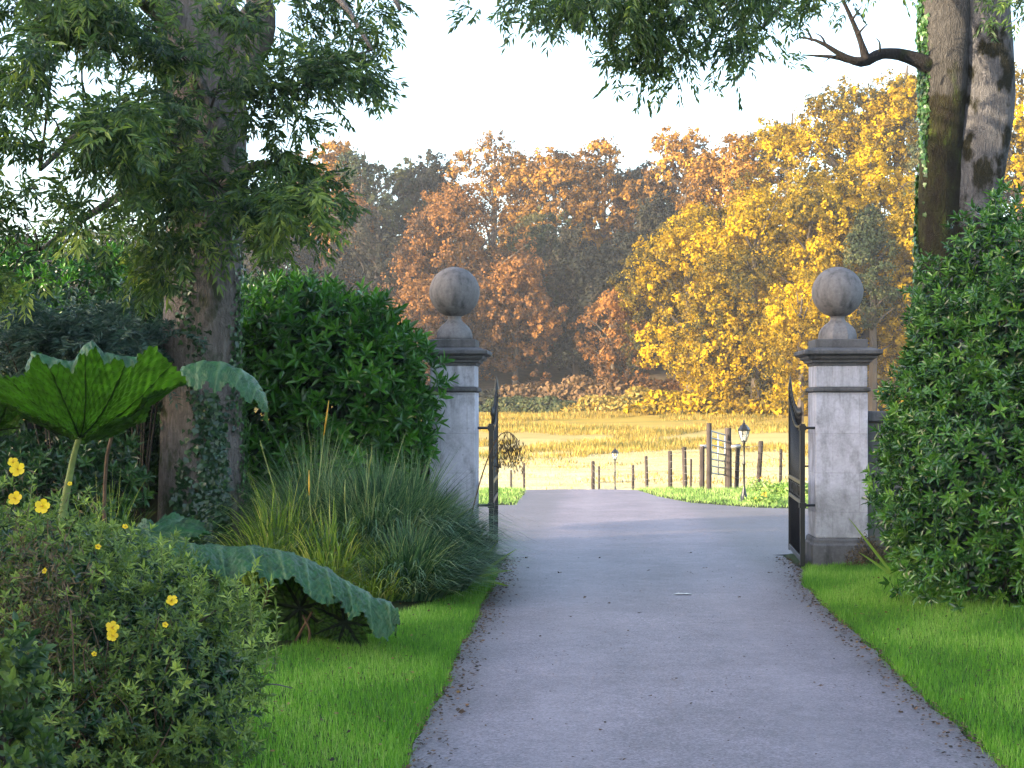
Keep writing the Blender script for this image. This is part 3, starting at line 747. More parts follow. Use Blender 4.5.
# ------------------------------------------------------------------ lamps
def lamp(xp, d, label, H=1.72):
    x = (xp-512)/F*d; z = float(base_h(d))+.02
    o = empty('garden_lamp', (x, d, z), label, 'lamp post', 'black lantern lamp posts')
    mb = MB(); mb.lathe([(.11,-.1),(.11,.05),(.075,.07),(.07,.16),(.05,.2),(.045,.26),(.03,.3),(.024,.34),(.024,.8),(.034,.81),(.034,.84),(.022,.86),(.02,H-.48),(.035,H-.46),(.035,H-.44),(.018,H-.43)], seg=12)
    mb.tube([(-.12,0,H-.52),(.12,0,H-.52)], .008, 6); mb.build('post', M['iron'], o, True)
    mb = MB()
    zb, zt = H-.42, H-.19
    for k in range(6):
        a = k*pi/3
        mb.tube([(.055*math.cos(a),.055*math.sin(a),zb),(.125*math.cos(a),.125*math.sin(a),zt)], .007, 5)
    mb.lathe([(.05,zb-.01),(.065,zb),(.065,zb+.012)], seg=6); mb.lathe([(.13,zt),(.14,zt+.008),(.14,zt+.02),(.13,zt+.026)], seg=6)
    mb.build('lantern_frame', M['iron'], o)
    mb = MB(); mb.lathe([(.048,zb+.014),(.115,zt-.002)], seg=6); mb.build('lantern_glass', M['glass'], o)
    mb = MB(); mb.lathe([(.02,zb+.02),(.028,zb+.07),(.02,zb+.13)], seg=8); mb.build('bulb', M['white'], o, True)
    mb = MB(); mb.lathe([(.135,zt+.027),(.09,zt+.09),(.05,zt+.13),(.03,zt+.14),(.03,zt+.155),(.035,zt+.165),(.012,zt+.18),(.02,zt+.2),(.004,zt+.25)], seg=6); mb.build('lantern_roof', M['iron'], o)
lamp(744, 32.0, 'black lantern lamp post on the roadside grass in front of the metal field gate')
lamp(615, 55.0, 'distant black lantern lamp post standing past the crest of the drive')

# ------------------------------------------------------------------ wire fence and field gate
def solve_d(ytop, h=1.2, lo=38.5, hi=56):
    ds = np.linspace(lo, hi, 300); yy_ = HZ+F*(EYE-(base_h(ds)+h))/ds
    return float(ds[np.argmin(np.abs(yy_-ytop))])
posts = [(511,470,.9,.035,0), (524,463,1.2,.05,0), (593,461,1.2,.07,0), (599,466,1.0,.04,0), (633,465,1.2,.055,0), (646,456,1.25,.06,-.04),
         (670,451,1.2,.075,-.01), (684,447,1.2,.075,-.03), (691,459,.85,.035,.01), (702,446,1.2,.085,0), (729,441,1.25,.09,0), (738,444,1.2,.07,.05), (761,441,1.25,.075,.08), (781,449,1.0,.05,.02)]
fo = empty('wire_fence', (4, 42, float(base_h(42))), 'wire fence on leaning timber posts along the meadow beyond the drive', 'fence')
OL = np.array(fo.location); tops = []
for i, (xp, yt, h, r, lean) in enumerate(posts):
    d = solve_d(yt, h) if xp < 700 else 39.0+(i % 3)*.25
    x = (xp-512)/F*d; zt = EYE-(yt-HZ)/F*d
    mb = MB(); mb.tube([(x-lean*1.2-OL[0], d-OL[1], float(base_h(d))-.4-OL[2]), (x-OL[0], d-OL[1], zt-OL[2]-.03), (x-OL[0], d-OL[1], zt-OL[2])], [r*.85, r*.8, r*.66], 9, wob=.05, seed=i)
    mb.build('post', M['post'], fo)
    if h > .95: tops.append((xp, x, d, zt))
mb = MB()
for a, b_ in zip(tops[:-1], tops[1:]):
    if a[0] == 702: continue
    for dz in (.1, .3, .5, .7, .9):
        mid = ((a[1]+b_[1])/2, (a[2]+b_[2])/2, (a[3]+b_[3])/2-dz-.02)
        mb = MB(); mb.tube([np.array((a[1], a[2]-.06, a[3]-dz))-OL, np.array(mid)-OL, np.array((b_[1], b_[2]-.06, b_[3]-dz))-OL], .006, 4, True); mb.build('wire', M['wire'], fo)
    for k in range(0):
        t = k/8; p = [a[j]*(1-t)+b_[j]*t for j in (1, 2, 3)]
        mb.tube([np.array((p[0], p[1]-.06, p[2]-.1))-OL, np.array((p[0], p[1]-.06, p[2]-.9))-OL], .004, 3, False)
# field gate
gd = 37.6
ga = px(709, 480, gd); gb = px(727, 480, gd+1.9)
go = empty('field_gate', (ga[0], ga[1], float(base_h(gd))-.02), 'open galvanised field gate hung between two tall dark posts', 'gate')
GL = np.array(go.location)
for (xp, yt, d, r) in ((709, 423, gd, .065), (728, 428, gd+2.0, .085)):
    p = px(xp, yt, d); mb = MB(); mb.tube([(p[0]-GL[0], d-GL[1], -.4), (p[0]-GL[0], d-GL[1], p[2]-GL[2])], [r, r], 10, wob=.03, seed=int(xp)); mb.build('gate_post', M['post'], go)
a0 = px(711, 431, gd)-GL; b0 = px(725, 435, gd+1.85)-GL
for k in range(7):
    mb = MB(); dz = k*.175
    mb.tube([(a0[0], a0[1], a0[2]-dz), (b0[0], b0[1], b0[2]-dz)], .02, 6); mb.build('bar', M['galv'], go, True)
for q in (a0, (a0+b0)/2, b0):
    mb = MB(); mb.tube([(q[0], q[1], q[2]+.02), (q[0], q[1], q[2]-1.08)], .022, 6); mb.build('upright', M['galv'], go, True)
for (x0, x1, yy_) in ((700, 707, 446.5), (731, 741, 446.5)):
    p, q = px(x0, yy_, 39.2)-GL, px(x1, yy_, 39.2)-GL
    mb = MB(); mb.tube([p, q], .05, 8); mb.build('brace_rail', M['galv'], go, True)

# flowering clumps on the island
def small_plants(xp, yb, d, r, h, n, mat, label, seed, flowers=0, sz=.07):
    c = ((xp-512)/F*d, d)
    o = bush('flower_clump', c, (r, r*.7, h), mat, label, 'plant', seed, n, sz, None, LEAF4, .4, True)
    g = rng(seed+1)
    for k in range(flowers):
        a = g.uniform(0, 6.28); q = g.uniform(.1, .9); p = np.array([math.cos(a)*r*q, math.sin(a)*r*.7*q, h*math.sqrt(max(.05, 1-q*q))+.03])
        mb = MB()
        for j in range(5):
            t = j*2*pi/5; u = np.array([math.cos(t), -.5, math.sin(t)])*.018
            v = np.array([math.cos(t+1.2), -.5, math.sin(t+1.2)])*.018
            mb.add([p, p+u*1.2, p+(u+v)*.9], [(0, 1, 2)])
        f = mb.build('flower', M['orange_petal'], o)
    return o
M['orange_petal'] = simple('orange_petal', (.8,.35,.02), .5, 0, .3, .1)
small_plants(764, 505, 31.5, .42, .2, 900, M['pale_lawn'], 'low orange flowered clump at the grass edge right of the near lamp', 411, 6)
small_plants(758, 482, 36.5, .4, .35, 700, M['pale_lawn'], 'small orange flowered clump at the foot of the leaning fence posts', 412, 7)
small_plants(781, 480, 35.5, .5, .26, 1500, M['pale_lawn'], 'pale leafy clump of weeds against the fence beside the right gate leaf', 413, 4, .11)
small_plants(798, 478, 34.5, .4, .34, 2000, M['pale_lawn'], 'taller pale weeds partly hidden by the right gate leaf', 414, 0, .11)

# ------------------------------------------------------------------ near trees
def spline(pts, n=10):
    pts = np.array(pts, float); t = np.linspace(0, len(pts)-1, n)
    # catmull-rom
    out = []
    for q in t:
        i = min(int(q), len(pts)-2); f = q-i
        p0, p1, p2, p3 = pts[max(i-1, 0)], pts[i], pts[i+1], pts[min(i+2, len(pts)-1)]
        out.append(.5*((2*p1)+(-p0+p2)*f+(2*p0-5*p1+4*p2-p3)*f*f+(-p0+3*p1-3*p2+p3)*f**3))
    return np.array(out)

def ash_foliage(A, out, g, ncomp=6, npair=5, twig=.45, comp=.22, ll=.075, lw=.02, droop=.9):
    """twigs at A pointing 'out' carrying pinnate leaves"""
    n = len(A)
    T = twig*g.uniform(.6, 1.2, n)
    out = nrm(out)
    s = np.linspace(.15, 1, ncomp)
    base = A[:, None, :]+out[:, None, :]*(T[:, None]*s[None, :])[..., None]
    base[..., 2] -= (s**2)[None, :]*T[:, None]*.45*droop
    rd = nrm(out[:, None, :]*.6+g.normal(0, .6, (n, ncomp, 3))+np.array([0, 0, -.55*droop]))
    side = nrm(np.cross(rd, g.normal(0, .35, (n, ncomp, 3))+np.array([0, 0, 1])+np.array([0,-.5,0])))
    cl = comp*g.uniform(.7, 1.2, (n, ncomp))
    u = np.linspace(.25, .95, npair)
    P = []; D = []
    for j, uu in enumerate(u):
        q = base+rd*(cl*uu)[..., None]; q[..., 2] -= cl*uu*uu*.3*droop
        for sg in (-1, 1):
            P.append(q); D.append(nrm(rd*.75+side*sg*.75+np.array([0, 0, -.35*droop])+g.normal(0, .15, q.shape)))
    q = base+rd*cl[..., None]; q[..., 2] -= cl*.3*droop
    P.append(q); D.append(nrm(rd+np.array([0, 0, -.5*droop])))
    P = np.stack(P, 2).reshape(-1, 3); D = np.stack(D, 2).reshape(-1, 3)
    k = 2*npair+1
    N = nrm(g.normal(0, .55, P.shape)+np.array([0, -.35, .8]))
    tw = np.repeat(g.normal(0, .16, n), ncomp*k)
    m_ = len(P)
    return P, D, N, ll*g.uniform(.7, 1.25, m_), lw*g.uniform(.8, 1.2, m_), tw

def region_pts(g, blobs):
    """blobs: (x, y, rx, ry in px, d0, d1, count)"""
    out = []; ctr = []
    for (x, y, rx, ry, d0, d1, n) in blobs:
        # sub clusters so that gaps stay open
        nc = max(2, n//13)
        a = g.uniform(0, 2*pi, nc); q = np.sqrt(g.random(nc))
        cx = x+np.cos(a)*rx*q; cyy = y+np.sin(a)*ry*q; cd = g.uniform(d0, d1, nc)
        i = g.integers(0, nc, n)
        xs = cx[i]+g.normal(0, 19, n); ys = cyy[i]+g.normal(0, 13, n)-8; dd = cd[i]+g.normal(0, .15, n)
        out.append(np.stack([(xs-512)/F*dd, dd, EYE-(ys-HZ)/F*dd], 1))
        ctr += [(((a_-512)/F*b_), b_, EYE-(c_-HZ)/F*b_) for a_, b_, c_ in zip(cx, cd, cyy)]
    return np.concatenate(out), np.array(ctr)

def twigs_to(par, src, ctr, r, g, seg=5):
    """thin curved branches from nearest limb point to each cluster centre"""
    src = np.array(src); O = np.array(par.location)
    for c in ctr[:98]:
        dd = np.linalg.norm(src-c, axis=1); s = src[np.argmin(dd)]
        L = np.linalg.norm(c-s)
        m1 = s*.6+c*.4+np.array([0, 0, .12*L])+g.normal(0, .05*L, 3)
        mb = MB(); mb.tube(spline([s, m1, c], 6)-O, np.linspace(r*(1+L*.35), .004, 6), seg, True); mb.build('twig', M['twig'], par, True)

g = rng(50)
LT = 16.0
to = empty('ash_tree', px(203, 545, LT), 'thick brown ash trunk at left with hanging leaf sprays and ivy', 'tree')
OT = np.array(to.location)
mb = MB()
pa = [px(203, 575, LT), px(203, 520, LT), px(202, 400, LT), px(203, 280, LT+.05), px(207, 150, LT+.1), px(200, 40, LT+.1), px(188, -60, LT+.1), px(175, -220, LT+.1), px(160, -420, LT)]
ra = [.56, .475, .43, .40, .42, .46, .38, .3, .2]
sp_ = spline(pa, 60); rr = np.interp(np.linspace(0, 8, 60), range(9), ra)
mb.tube(sp_-OT, rr, 48, wob=.012, seed=3, lob=.02)
mb.build('trunk', M['bark'], to, True)
limbs = [
 ([px(225, 90, LT), px(250, 55, LT-.1), px(262, 20, LT-.2), px(255, -50, LT-.2), px(275, -200, LT)], [.24, .17, .15, .13, .08]),
 ([px(190, 40, LT), px(140, -10, LT-.6), px(60, -60, LT-1.4), px(-40, -60, LT-2.2)], [.2, .13, .1, .05]),
 ([px(185, 150, LT), px(130, 115, LT-.8), px(85, 130, LT-1.4), px(40, 170, LT-1.8)], [.11, .06, .04, .02]),
 ([px(230, 40, LT), px(285, -25, LT-.7), px(335, -5, LT-1.2), px(372, 50, LT-1.5)], [.12, .06, .035, .015]),
 ([px(215, 190, LT), px(260, 165, LT-.8), px(300, 180, LT-1.2), px(325, 215, LT-1.4)], [.09, .05, .03, .015]),
 ([px(195, 210, LT), px(150, 185, LT-1), px(90, 215, LT-1.7), px(40, 250, LT-2)], [.09, .055, .035, .015]),
 ([px(200, 110, LT), px(195, 70, LT-1.0), px(210, 110, LT-1.5), px(200, 170, LT-1.7)], [.1, .05, .03, .015]),
 ([px(260, 0, LT-.2), px(310, -40, LT-.5), px(370, -40, LT-.9), px(400, 10, LT-1.2)], [.1, .07, .04, .02])]
src = []
for pth, rd in limbs:
    mb = MB(); q = spline(pth, 16); src += list(q[3:])
    mb.tube(q-OT, np.interp(np.linspace(0, len(rd)-1, 16), range(len(rd)), rd), 12, wob=.04, seed=len(src)); mb.build('branch', M['bark'], to, True)
blobs = [
 (50, 20, 85, 60, 12.5, 15.5, 92), (150, 20, 60, 40, 12.8, 15.5, 46), (60, 110, 80, 60, 12.5, 15, 62), (110, 160, 60, 45, 12.5, 15, 48),
 (50, 235, 70, 45, 12.5, 15, 44), (125, 240, 40, 50, 12.5, 15, 36), (20, 290, 50, 35, 13, 15, 22),
 (300, 20, 60, 50, 13.5, 16, 54), (330, 80, 30, 35, 13.5, 15.5, 32), (265, 90, 40, 50, 13.5, 15.5, 32),
 (265, 175, 40, 40, 13.5, 15.5, 40), (290, 215, 26, 30, 13.5, 15, 22), (245, 225, 30, 30, 13.5, 15, 18),
 (205, 90, 40, 60, 14, 15.2, 36), (190, 150, 30, 30, 14, 15.2, 20), (215, 205, 40, 26, 14, 15.2, 26), (155, 100, 40, 80, 13.5, 15.3, 34)]
A, ctr = region_pts(g, blobs)
out = nrm(np.stack([A[:, 0]-OT[0], A[:, 1]-OT[1], np.full(len(A), -.3)], 1)+g.normal(0, .7, A.shape))
P, D, N, L, W, tw = ash_foliage(A, out, g, 6, 4, .36, .2, .112, .029, .7)
zt = np.clip((3.8-P[:, 2])/2.4, 0, 1)*.35
leaves('crown', P, D, N, L, W, M['ash_light'], to, LEAF4, np.clip(.22+zt*1.3+tw+g.normal(.12, .16, len(P)), 0, 1))
twigs_to(to, src, ctr, .010, g)

# ivy on left trunk
def trunk_ivy(path, radii, n, mat, label, seed, ang, sz, zr, thresh=-.2, name='ivy', clump=5, edge=0):
    g = rng(seed); o_ = []
    path = np.array(path); 
    t = g.uniform(zr[0], zr[1], n); a = g.uniform(ang[0], ang[1], n)
    f = np.sin(a*clump+4*t*3+seed)+np.sin(t*17+a*3)*.8+np.sin(t*37-a*7)*.4
    f = f*(.45 if edge else 1)-edge*(np.abs((a-(ang[0]+ang[1])/2)/((ang[1]-ang[0])/2))**4+np.clip((t-zr[0])/(zr[1]-zr[0]), 0, 1)**4)
    f = f+g.normal(0, .38, n)
    keep = f > thresh; t = t[keep]; a = a[keep]; n = len(t)
    idx = t*(len(path)-1); i0 = idx.astype(int).clip(0, len(path)-2); fr = (idx-i0)[:, None]
    c = path[i0]*(1-fr)+path[i0+1]*fr; r = np.interp(idx, range(len(radii)), radii)*g.uniform(1.0, 1.12, n)
    nr = np.stack([np.cos(a), np.sin(a), np.zeros(n)], 1)
    P = c+nr*r[:, None]
    N = nrm(nr+g.normal(0, .35, nr.shape)); D = nrm(np.stack([g.normal(0, .5, n), g.normal(0, .5, n), -np.ones(n)*.8], 1))
    D = nrm(D-N*(D*N).sum(1, keepdims=True))
    s = sz*g.uniform(.6, 1.3, n)
    o = leaves(name, P, D, N, s, s*.95, mat, None, LEAFI, np.clip(g.normal(.45, .25, n), 0, 1))
    return prop(o, label, 'ivy')
LEAFI = (np.array([[0,0,0],[-.08,.32,.02],[.3,.5,.03],[.45,.27,.02],[1,0,-.06],[.45,-.27,.02],[.3,-.5,.03],[-.08,-.32,.02]]), [(0,7,6,5,4,3,2,1)])
LEN = len(sp_)
trunk_ivy(sp_, rr, 6500, M['ivy'], 'dark ivy climbing the lower face of the thick left trunk', 61, (-2.05, -.75), .066, (.03, .26), -.75, edge=1.6)
trunk_ivy(sp_, rr, 2600, M['ivy_bright'], 'grey-green ivy edging the right side of the thick left trunk', 62, (-.6, .35), .05, (.12, .5), .2)
trunk_ivy(sp_, rr, 1800, M['ivy'], 'thin scattered ivy shoots higher on the thick left trunk', 63, (-2.8, -.4), .055, (.22, .42), .75)

# right tree: two fused stems
RT = 20.5
ro = empty('old_ash_tree', px(955, 540, RT), 'mossy double trunk at right with dead limb and overhanging leaves', 'tree')
OR = np.array(ro.location)
pA = [px(950, 560, RT), px(946, 400, RT), px(942, 270, RT-.05), px(941, 150, RT-.1), px(945, 60, RT-.1), px(947, -40, RT), px(945, -300, RT)]
rA = [.62, .42, .33, .28, .33, .36, .25]
sA = spline(pA, 60); rrA = np.interp(np.linspace(0, 6, 60), range(7), rA)
mb = MB(); mb.tube(sA-OR, rrA, 40, wob=.012, seed=8, lob=.07); mb.build('trunk', M['bark_moss'], ro, True)
pB = [px(963, 560, RT+.1), px(964, 400, RT+.05), px(966, 280, RT), px(974, 180, RT), px(984, 100, RT), px(980, 0, RT), px(976, -60, RT), px(980, -300, RT)]
rB = [.6, .45, .43, .41, .42, .40, .36, .24]
sB = spline(pB, 60); rrB = np.interp(np.linspace(0, 7, 60), range(8), rB)
mb = MB(); mb.tube(sB-OR, rrB, 40, wob=.012, seed=9, lob=.06); mb.build('trunk', M['bark_grey'], ro, True)
limb2 = [([px(948, 84, RT-.1), px(925, 64, RT-.25), px(900, 55, RT-.4), px(880, 54, RT-.6), px(862, 62, RT-.8), px(845, 57, RT-.9), px(820, 42, RT-1), px(800, 37, RT-1)], [.16, .11, .08, .07, .066, .042, .022, .008]),
         ([px(866, 60, RT-.8), px(860, 40, RT-.85), px(852, 20, RT-.9), px(840, -6, RT-1)], [.06, .04, .03, .02]),
         ([px(850, 60, RT-.85), px(832, 57, RT-.9), px(806, 55, RT-1)], [.05, .025, .008])]
for pth, rd in limb2:
    mb = MB(); q = spline(pth, 18); mb.tube(q-OR, np.interp(np.linspace(0, len(rd)-1, 18), range(len(rd)), rd), 14, wob=.08, seed=len(pth), lob=.12); mb.build('dead_branch', M['deadwood'], ro, True)
for (x0, y0, x1, y1) in ((812,41,802,28),(826,46,815,33),(852,20,862,6),(846,8,836,-8),(880,52,876,38),(835,57,824,62),(858,34,868,24),(804,38,792,42)):
    a_, b_ = px(x0, y0, RT-.95), px(x1, y1, RT-1.05)
    mb = MB(); mb.tube(spline([a_, (a_+b_)/2+np.array([.02, 0, .03]), b_], 6)-OR, np.linspace(.018, .004, 6), 6, wob=.1); mb.build('dead_twig', M['deadwood'], ro, True)
limb3 = [([px(945, -80, RT), px(860, -90, RT-1.5), px(760, -60, RT-3), px(690, -20, RT-4), px(640, 30, RT-4.6)], [.22, .16, .11, .06, .02]),
         ([px(860, -90, RT-1.5), px(780, -100, RT-2.6), px(640, -80, RT-4), px(540, -50, RT-5), px(490, -10, RT-5.4)], [.12, .09, .07, .04, .015]),
         ([px(945, -60, RT), px(890, -50, RT-1), px(820, -30, RT-2), px(760, 30, RT-3)], [.12, .09, .05, .02]),
         ([px(985, -30, RT), px(1030, -30, RT-1), px(1060, 20, RT-1.4)], [.1, .06, .02])]
src = []
for pth, rd in limb3:
    mb = MB(); q = spline(pth, 18); src += list(q[4:]); mb.tube(q-OR, np.interp(np.linspace(0, len(rd)-1, 18), range(len(rd)), rd), 10, wob=.04, seed=len(src)); mb.build('branch', M['bark'], ro, True)
g = rng(70)
blobs = [(690, 14, 52, 34, 15, 17.5, 50), (740, 4, 55, 28, 15, 17.5, 36), (660, -6, 50, 22, 14.8, 17, 28), (605, -4, 45, 10, 14.8, 16.5, 20), (560, -6, 36, 12, 14.8, 16, 16), (520, -12, 26, 10, 14.8, 16, 9),
         (712, 56, 34, 14, 15.5, 17, 12), (650, 30, 20, 12, 15.5, 17, 7), (800, -8, 50, 12, 15.5, 18, 22), (870, -20, 50, 10, 17, 19, 12), (770, 40, 24, 14, 16, 17.5, 9), (1020, -8, 22, 16, 18, 19.6, 10), (640, -50, 200, 20, 15, 18, 40)]
A, ctr = region_pts(g, blobs)
out = nrm(g.normal(0, .8, A.shape)+np.array([-.5, -.2, -.35]))
P, D, N, L, W, tw = ash_foliage(A, out, g, 6, 4, .36, .2, .112, .029, .7)
leaves('crown', P, D, N, L, W, M['ash_light'], ro, LEAF4, np.clip(.3+tw+g.normal(.08, .15, len(P)), 0, 1))
twigs_to(ro, src, ctr, .009, g)
trunk_ivy(sA, rrA, 7000, M['ivy_bright'], 'bright ivy strip up the left edge of the mossy double trunk', 64, (2.85, 3.75), .07, (.1, .8), -.1)

# ------------------------------------------------------------------ shrubs near
def rosettes(Pc, axis, g, nl=9, ll=.11, lw=.036, up=.35):
    n = len(Pc); axis = nrm(axis)
    ref = nrm(np.cross(axis, g.normal(size=axis.shape))); ref2 = np.cross(axis, ref)
    ph = (np.arange(nl)*2.399)[None, :]+g.uniform(0, 6.28, (n, 1))
    el = np.linspace(.1, 1.0, nl)[None, :]*np.ones((n, 1))          # inner leaves upright
    rd = ref[:, None, :]*np.cos(ph)[..., None]+ref2[:, None, :]*np.sin(ph)[..., None]
    D = nrm(rd*(.35+el*.8)[..., None]+axis[:, None, :]*(1.1-el)[..., None]+g.normal(0, .12, rd.shape))
    P = Pc[:, None, :]+axis[:, None, :]*((1-el)*.05*ll/.11)[..., None]
    N = nrm(axis[:, None, :]*1.0-rd*.3+g.normal(0, .2, rd.shape))
    m_ = n*nl
    return P.reshape(-1, 3), D.reshape(-1, 3), N.reshape(-1, 3), ll*g.uniform(.65, 1.2, m_), lw*g.uniform(.8, 1.15, m_)

def blob_shell(g, blobs, per, rmin=.72):
    """blobs: (cx,cy,cz,rx,ry,rz); shoots near the surface of the union"""
    Pc = []; Ax = []
    for i, (cx, cyy, cz, rx, ry, rz) in enumerate(blobs):
        area = (rx*ry+ry*rz+rx*rz)*4.2; n = int(per*area)
        d = sph(n, g); rad = g.uniform(rmin, 1.0, n)
        lump = 1+.13*np.sin(d[:, 0]*7+i)*np.sin(d[:, 2]*8+i*2)+.07*np.sin(d[:, 0]*19+d[:, 1]*13+i)*np.sin(d[:, 2]*17)+.06*g.normal(size=n)
        p = np.array([cx, cyy, cz])+d*np.array([rx, ry, rz])*(rad*lump)[:, None]
        keep = np.ones(n, bool)
        for j, (ax, ay, az, bx, by, bz) in enumerate(blobs):
            if j == i: continue
            q = ((p-np.array([ax, ay, az]))/np.array([bx, by, bz])); keep &= (q**2).sum(1) > .45
        keep &= p[:, 2] > ground_h(p[:, 0], p[:, 1])+.03
        Pc.append(p[keep]); Ax.append((nrm(d*np.array([1/rx, 1/ry, 1/rz]))+np.array([0, -.15, .55]))[keep])
    return np.concatenate(Pc), np.concatenate(Ax)

def shrub(name, blobs, per, mat, label, seed, nl=9, ll=.11, lw=.036, rmin=.72, tpl=LEAF6, cat='shrub', core=True, tb=.45, group=None):
    g = rng(seed); b0 = blobs[0]
    gz = float(ground_h(b0[0], b0[1]))
    o = empty(name, (b0[0], b0[1], gz), label, cat, group)
    Pc, Ax = blob_shell(g, blobs, per, rmin)
    P, D, N, L, W = rosettes(Pc, Ax+g.normal(0, .3, Ax.shape), g, nl, ll, lw)
    tn = np.clip(np.repeat(g.normal(tb, .2, len(Pc)), nl)+g.normal(0, .08, len(P)), 0, 1)
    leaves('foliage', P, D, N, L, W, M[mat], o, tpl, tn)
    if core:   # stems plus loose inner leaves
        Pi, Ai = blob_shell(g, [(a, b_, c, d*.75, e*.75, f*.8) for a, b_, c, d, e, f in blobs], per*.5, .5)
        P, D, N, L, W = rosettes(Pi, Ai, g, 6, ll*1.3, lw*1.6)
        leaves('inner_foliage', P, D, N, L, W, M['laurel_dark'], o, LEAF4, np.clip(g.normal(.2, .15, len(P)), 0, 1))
    mb = MB()
    for k in range(26):
        t = Pc[g.integers(0, len(Pc))]; rel = t-np.array([b0[0], b0[1], gz]); s = g.normal(0, .12, 2)
        mb.tube(spline([(s[0], s[1], -.1), (rel[0]*.45+s[0], rel[1]*.45+s[1], rel[2]*.55), rel], 7), np.linspace(.014, .004, 7), 6, False)
    mb.build('stem', M['twig'], o, True)
    return o
def B(x, y, d, rx, ry, dr):   # pixel ellipse at distance d, depth radius dr
    c = px(x, y, d); return (c[0], c[1], c[2], rx/F*d, dr, ry/F*d)

# big shrub on the right
shrub('rhododendron_shrub', [B(1010, 490, 13.4, 125, 150, 1.0), B(985, 400, 13.9, 90, 110, .9), B(965, 330, 14.2, 55, 75, .7), B(1010, 300, 14.0, 60, 100, .8), B(1045, 370, 13.6, 90, 140, 1.0), B(930, 500, 13.9, 52, 90, .7), B(930, 420, 14.2, 45, 80, .6), B(1060, 520, 12.9, 80, 115, .8)],
      92, 'rhodo', 'tall glossy dark green shrub right of the right pillar', 201, 9, .09, .03)
# left laurel
shrub('laurel_shrub', [B(350, 400, 17.0, 85, 100, .9), B(300, 345, 17.3, 70, 65, .8), B(388, 425, 17.0, 38, 70, .5), B(368, 352, 17.1, 40, 42, .6), B(270, 420, 17.2, 80, 100, .8), B(330, 480, 16.9, 90, 60, .7)],
      50, 'laurel', 'bright green laurel shrub between the thick trunk and the left pillar', 202, 9, .155, .05, tb=.55)
# dark shrubs left
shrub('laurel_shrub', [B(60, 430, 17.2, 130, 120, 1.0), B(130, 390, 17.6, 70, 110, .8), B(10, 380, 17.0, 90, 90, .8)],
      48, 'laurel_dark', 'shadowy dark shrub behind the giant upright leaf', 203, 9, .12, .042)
shrub('holly_shrub', [B(60, 290, 19.5, 90, 50, 1.0), B(140, 300, 19.8, 60, 55, .9), B(-20, 300, 19.5, 80, 60, 1.0), B(30, 340, 19.5, 90, 40, 1.)],
      50, 'laurel', 'mid green bushy shrub showing above the blue conifer at far left', 204, 9, .11, .04, tb=.4)
# low shrub between laurel and trunk, dark gap filler
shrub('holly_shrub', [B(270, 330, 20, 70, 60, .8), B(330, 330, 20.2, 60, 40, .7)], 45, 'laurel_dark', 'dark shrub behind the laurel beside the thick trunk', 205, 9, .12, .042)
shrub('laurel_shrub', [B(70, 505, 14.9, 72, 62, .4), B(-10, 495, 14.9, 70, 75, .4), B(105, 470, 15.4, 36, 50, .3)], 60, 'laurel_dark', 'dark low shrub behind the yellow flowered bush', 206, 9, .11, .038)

# blue conifer sprays
def conifer(xp, yp, d, n, label, seed, rx=60, ry=22):
    g = rng(seed); c = px(xp, yp, d); gz = float(ground_h(c[0], c[1]))
    o = empty('juniper', (c[0], c[1], gz), label, 'conifer')
    A = np.stack([c[0]+g.normal(0, rx/F*d*.5, n), c[1]+g.normal(0, .4, n), c[2]+g.normal(0, ry/F*d*.5, n)], 1)
    out = nrm(g.normal(0, .5, (n, 3))+np.array([0, -.4, .25]))
    s = np.linspace(0, 1, 14); T = .35
    base = A[:, None, :]+out[:, None, :]*(s*T)[None, :, None]; base[..., 2] -= s**2*.12
    P = []; D = []
    sd = nrm(np.cross(out, np.array([0, -.3, 1.0])))
    for sg in (-1, 1):
        P.append(base); D.append(nrm(out[:, None, :]*.7+sd[:, None, :]*sg+g.normal(0, .25, base.shape)))
    P = np.stack(P, 2).reshape(-1, 3); D = np.stack(D, 2).reshape(-1, 3); N = nrm(g.normal(0, .4, P.shape)+np.array([0, -.3, 1]))
    leaves('foliage', P, D, N, .11, .025, M['conifer'], o, LEAF4, np.clip(g.normal(.5, .25, len(P)), 0, 1))
    mb = MB()
    for k in range(12):
        t = A[g.integers(0, n)]-np.array([c[0], c[1], gz]); mb.tube(spline([(0,0,0), (t[0]*.4, t[1]*.4, t[2]*.6), t], 6), np.linspace(.014, .004, 6), 6)
    mb.build('stem', M['twig'], o, True)
conifer(60, 338, 15.6, 260, 'blue-green conifer sprays behind the top of the giant upright leaf', 211, 80, 20)
conifer(140, 350, 15.9, 160, 'small blue-green conifer touching the thick trunk', 212, 40, 22)

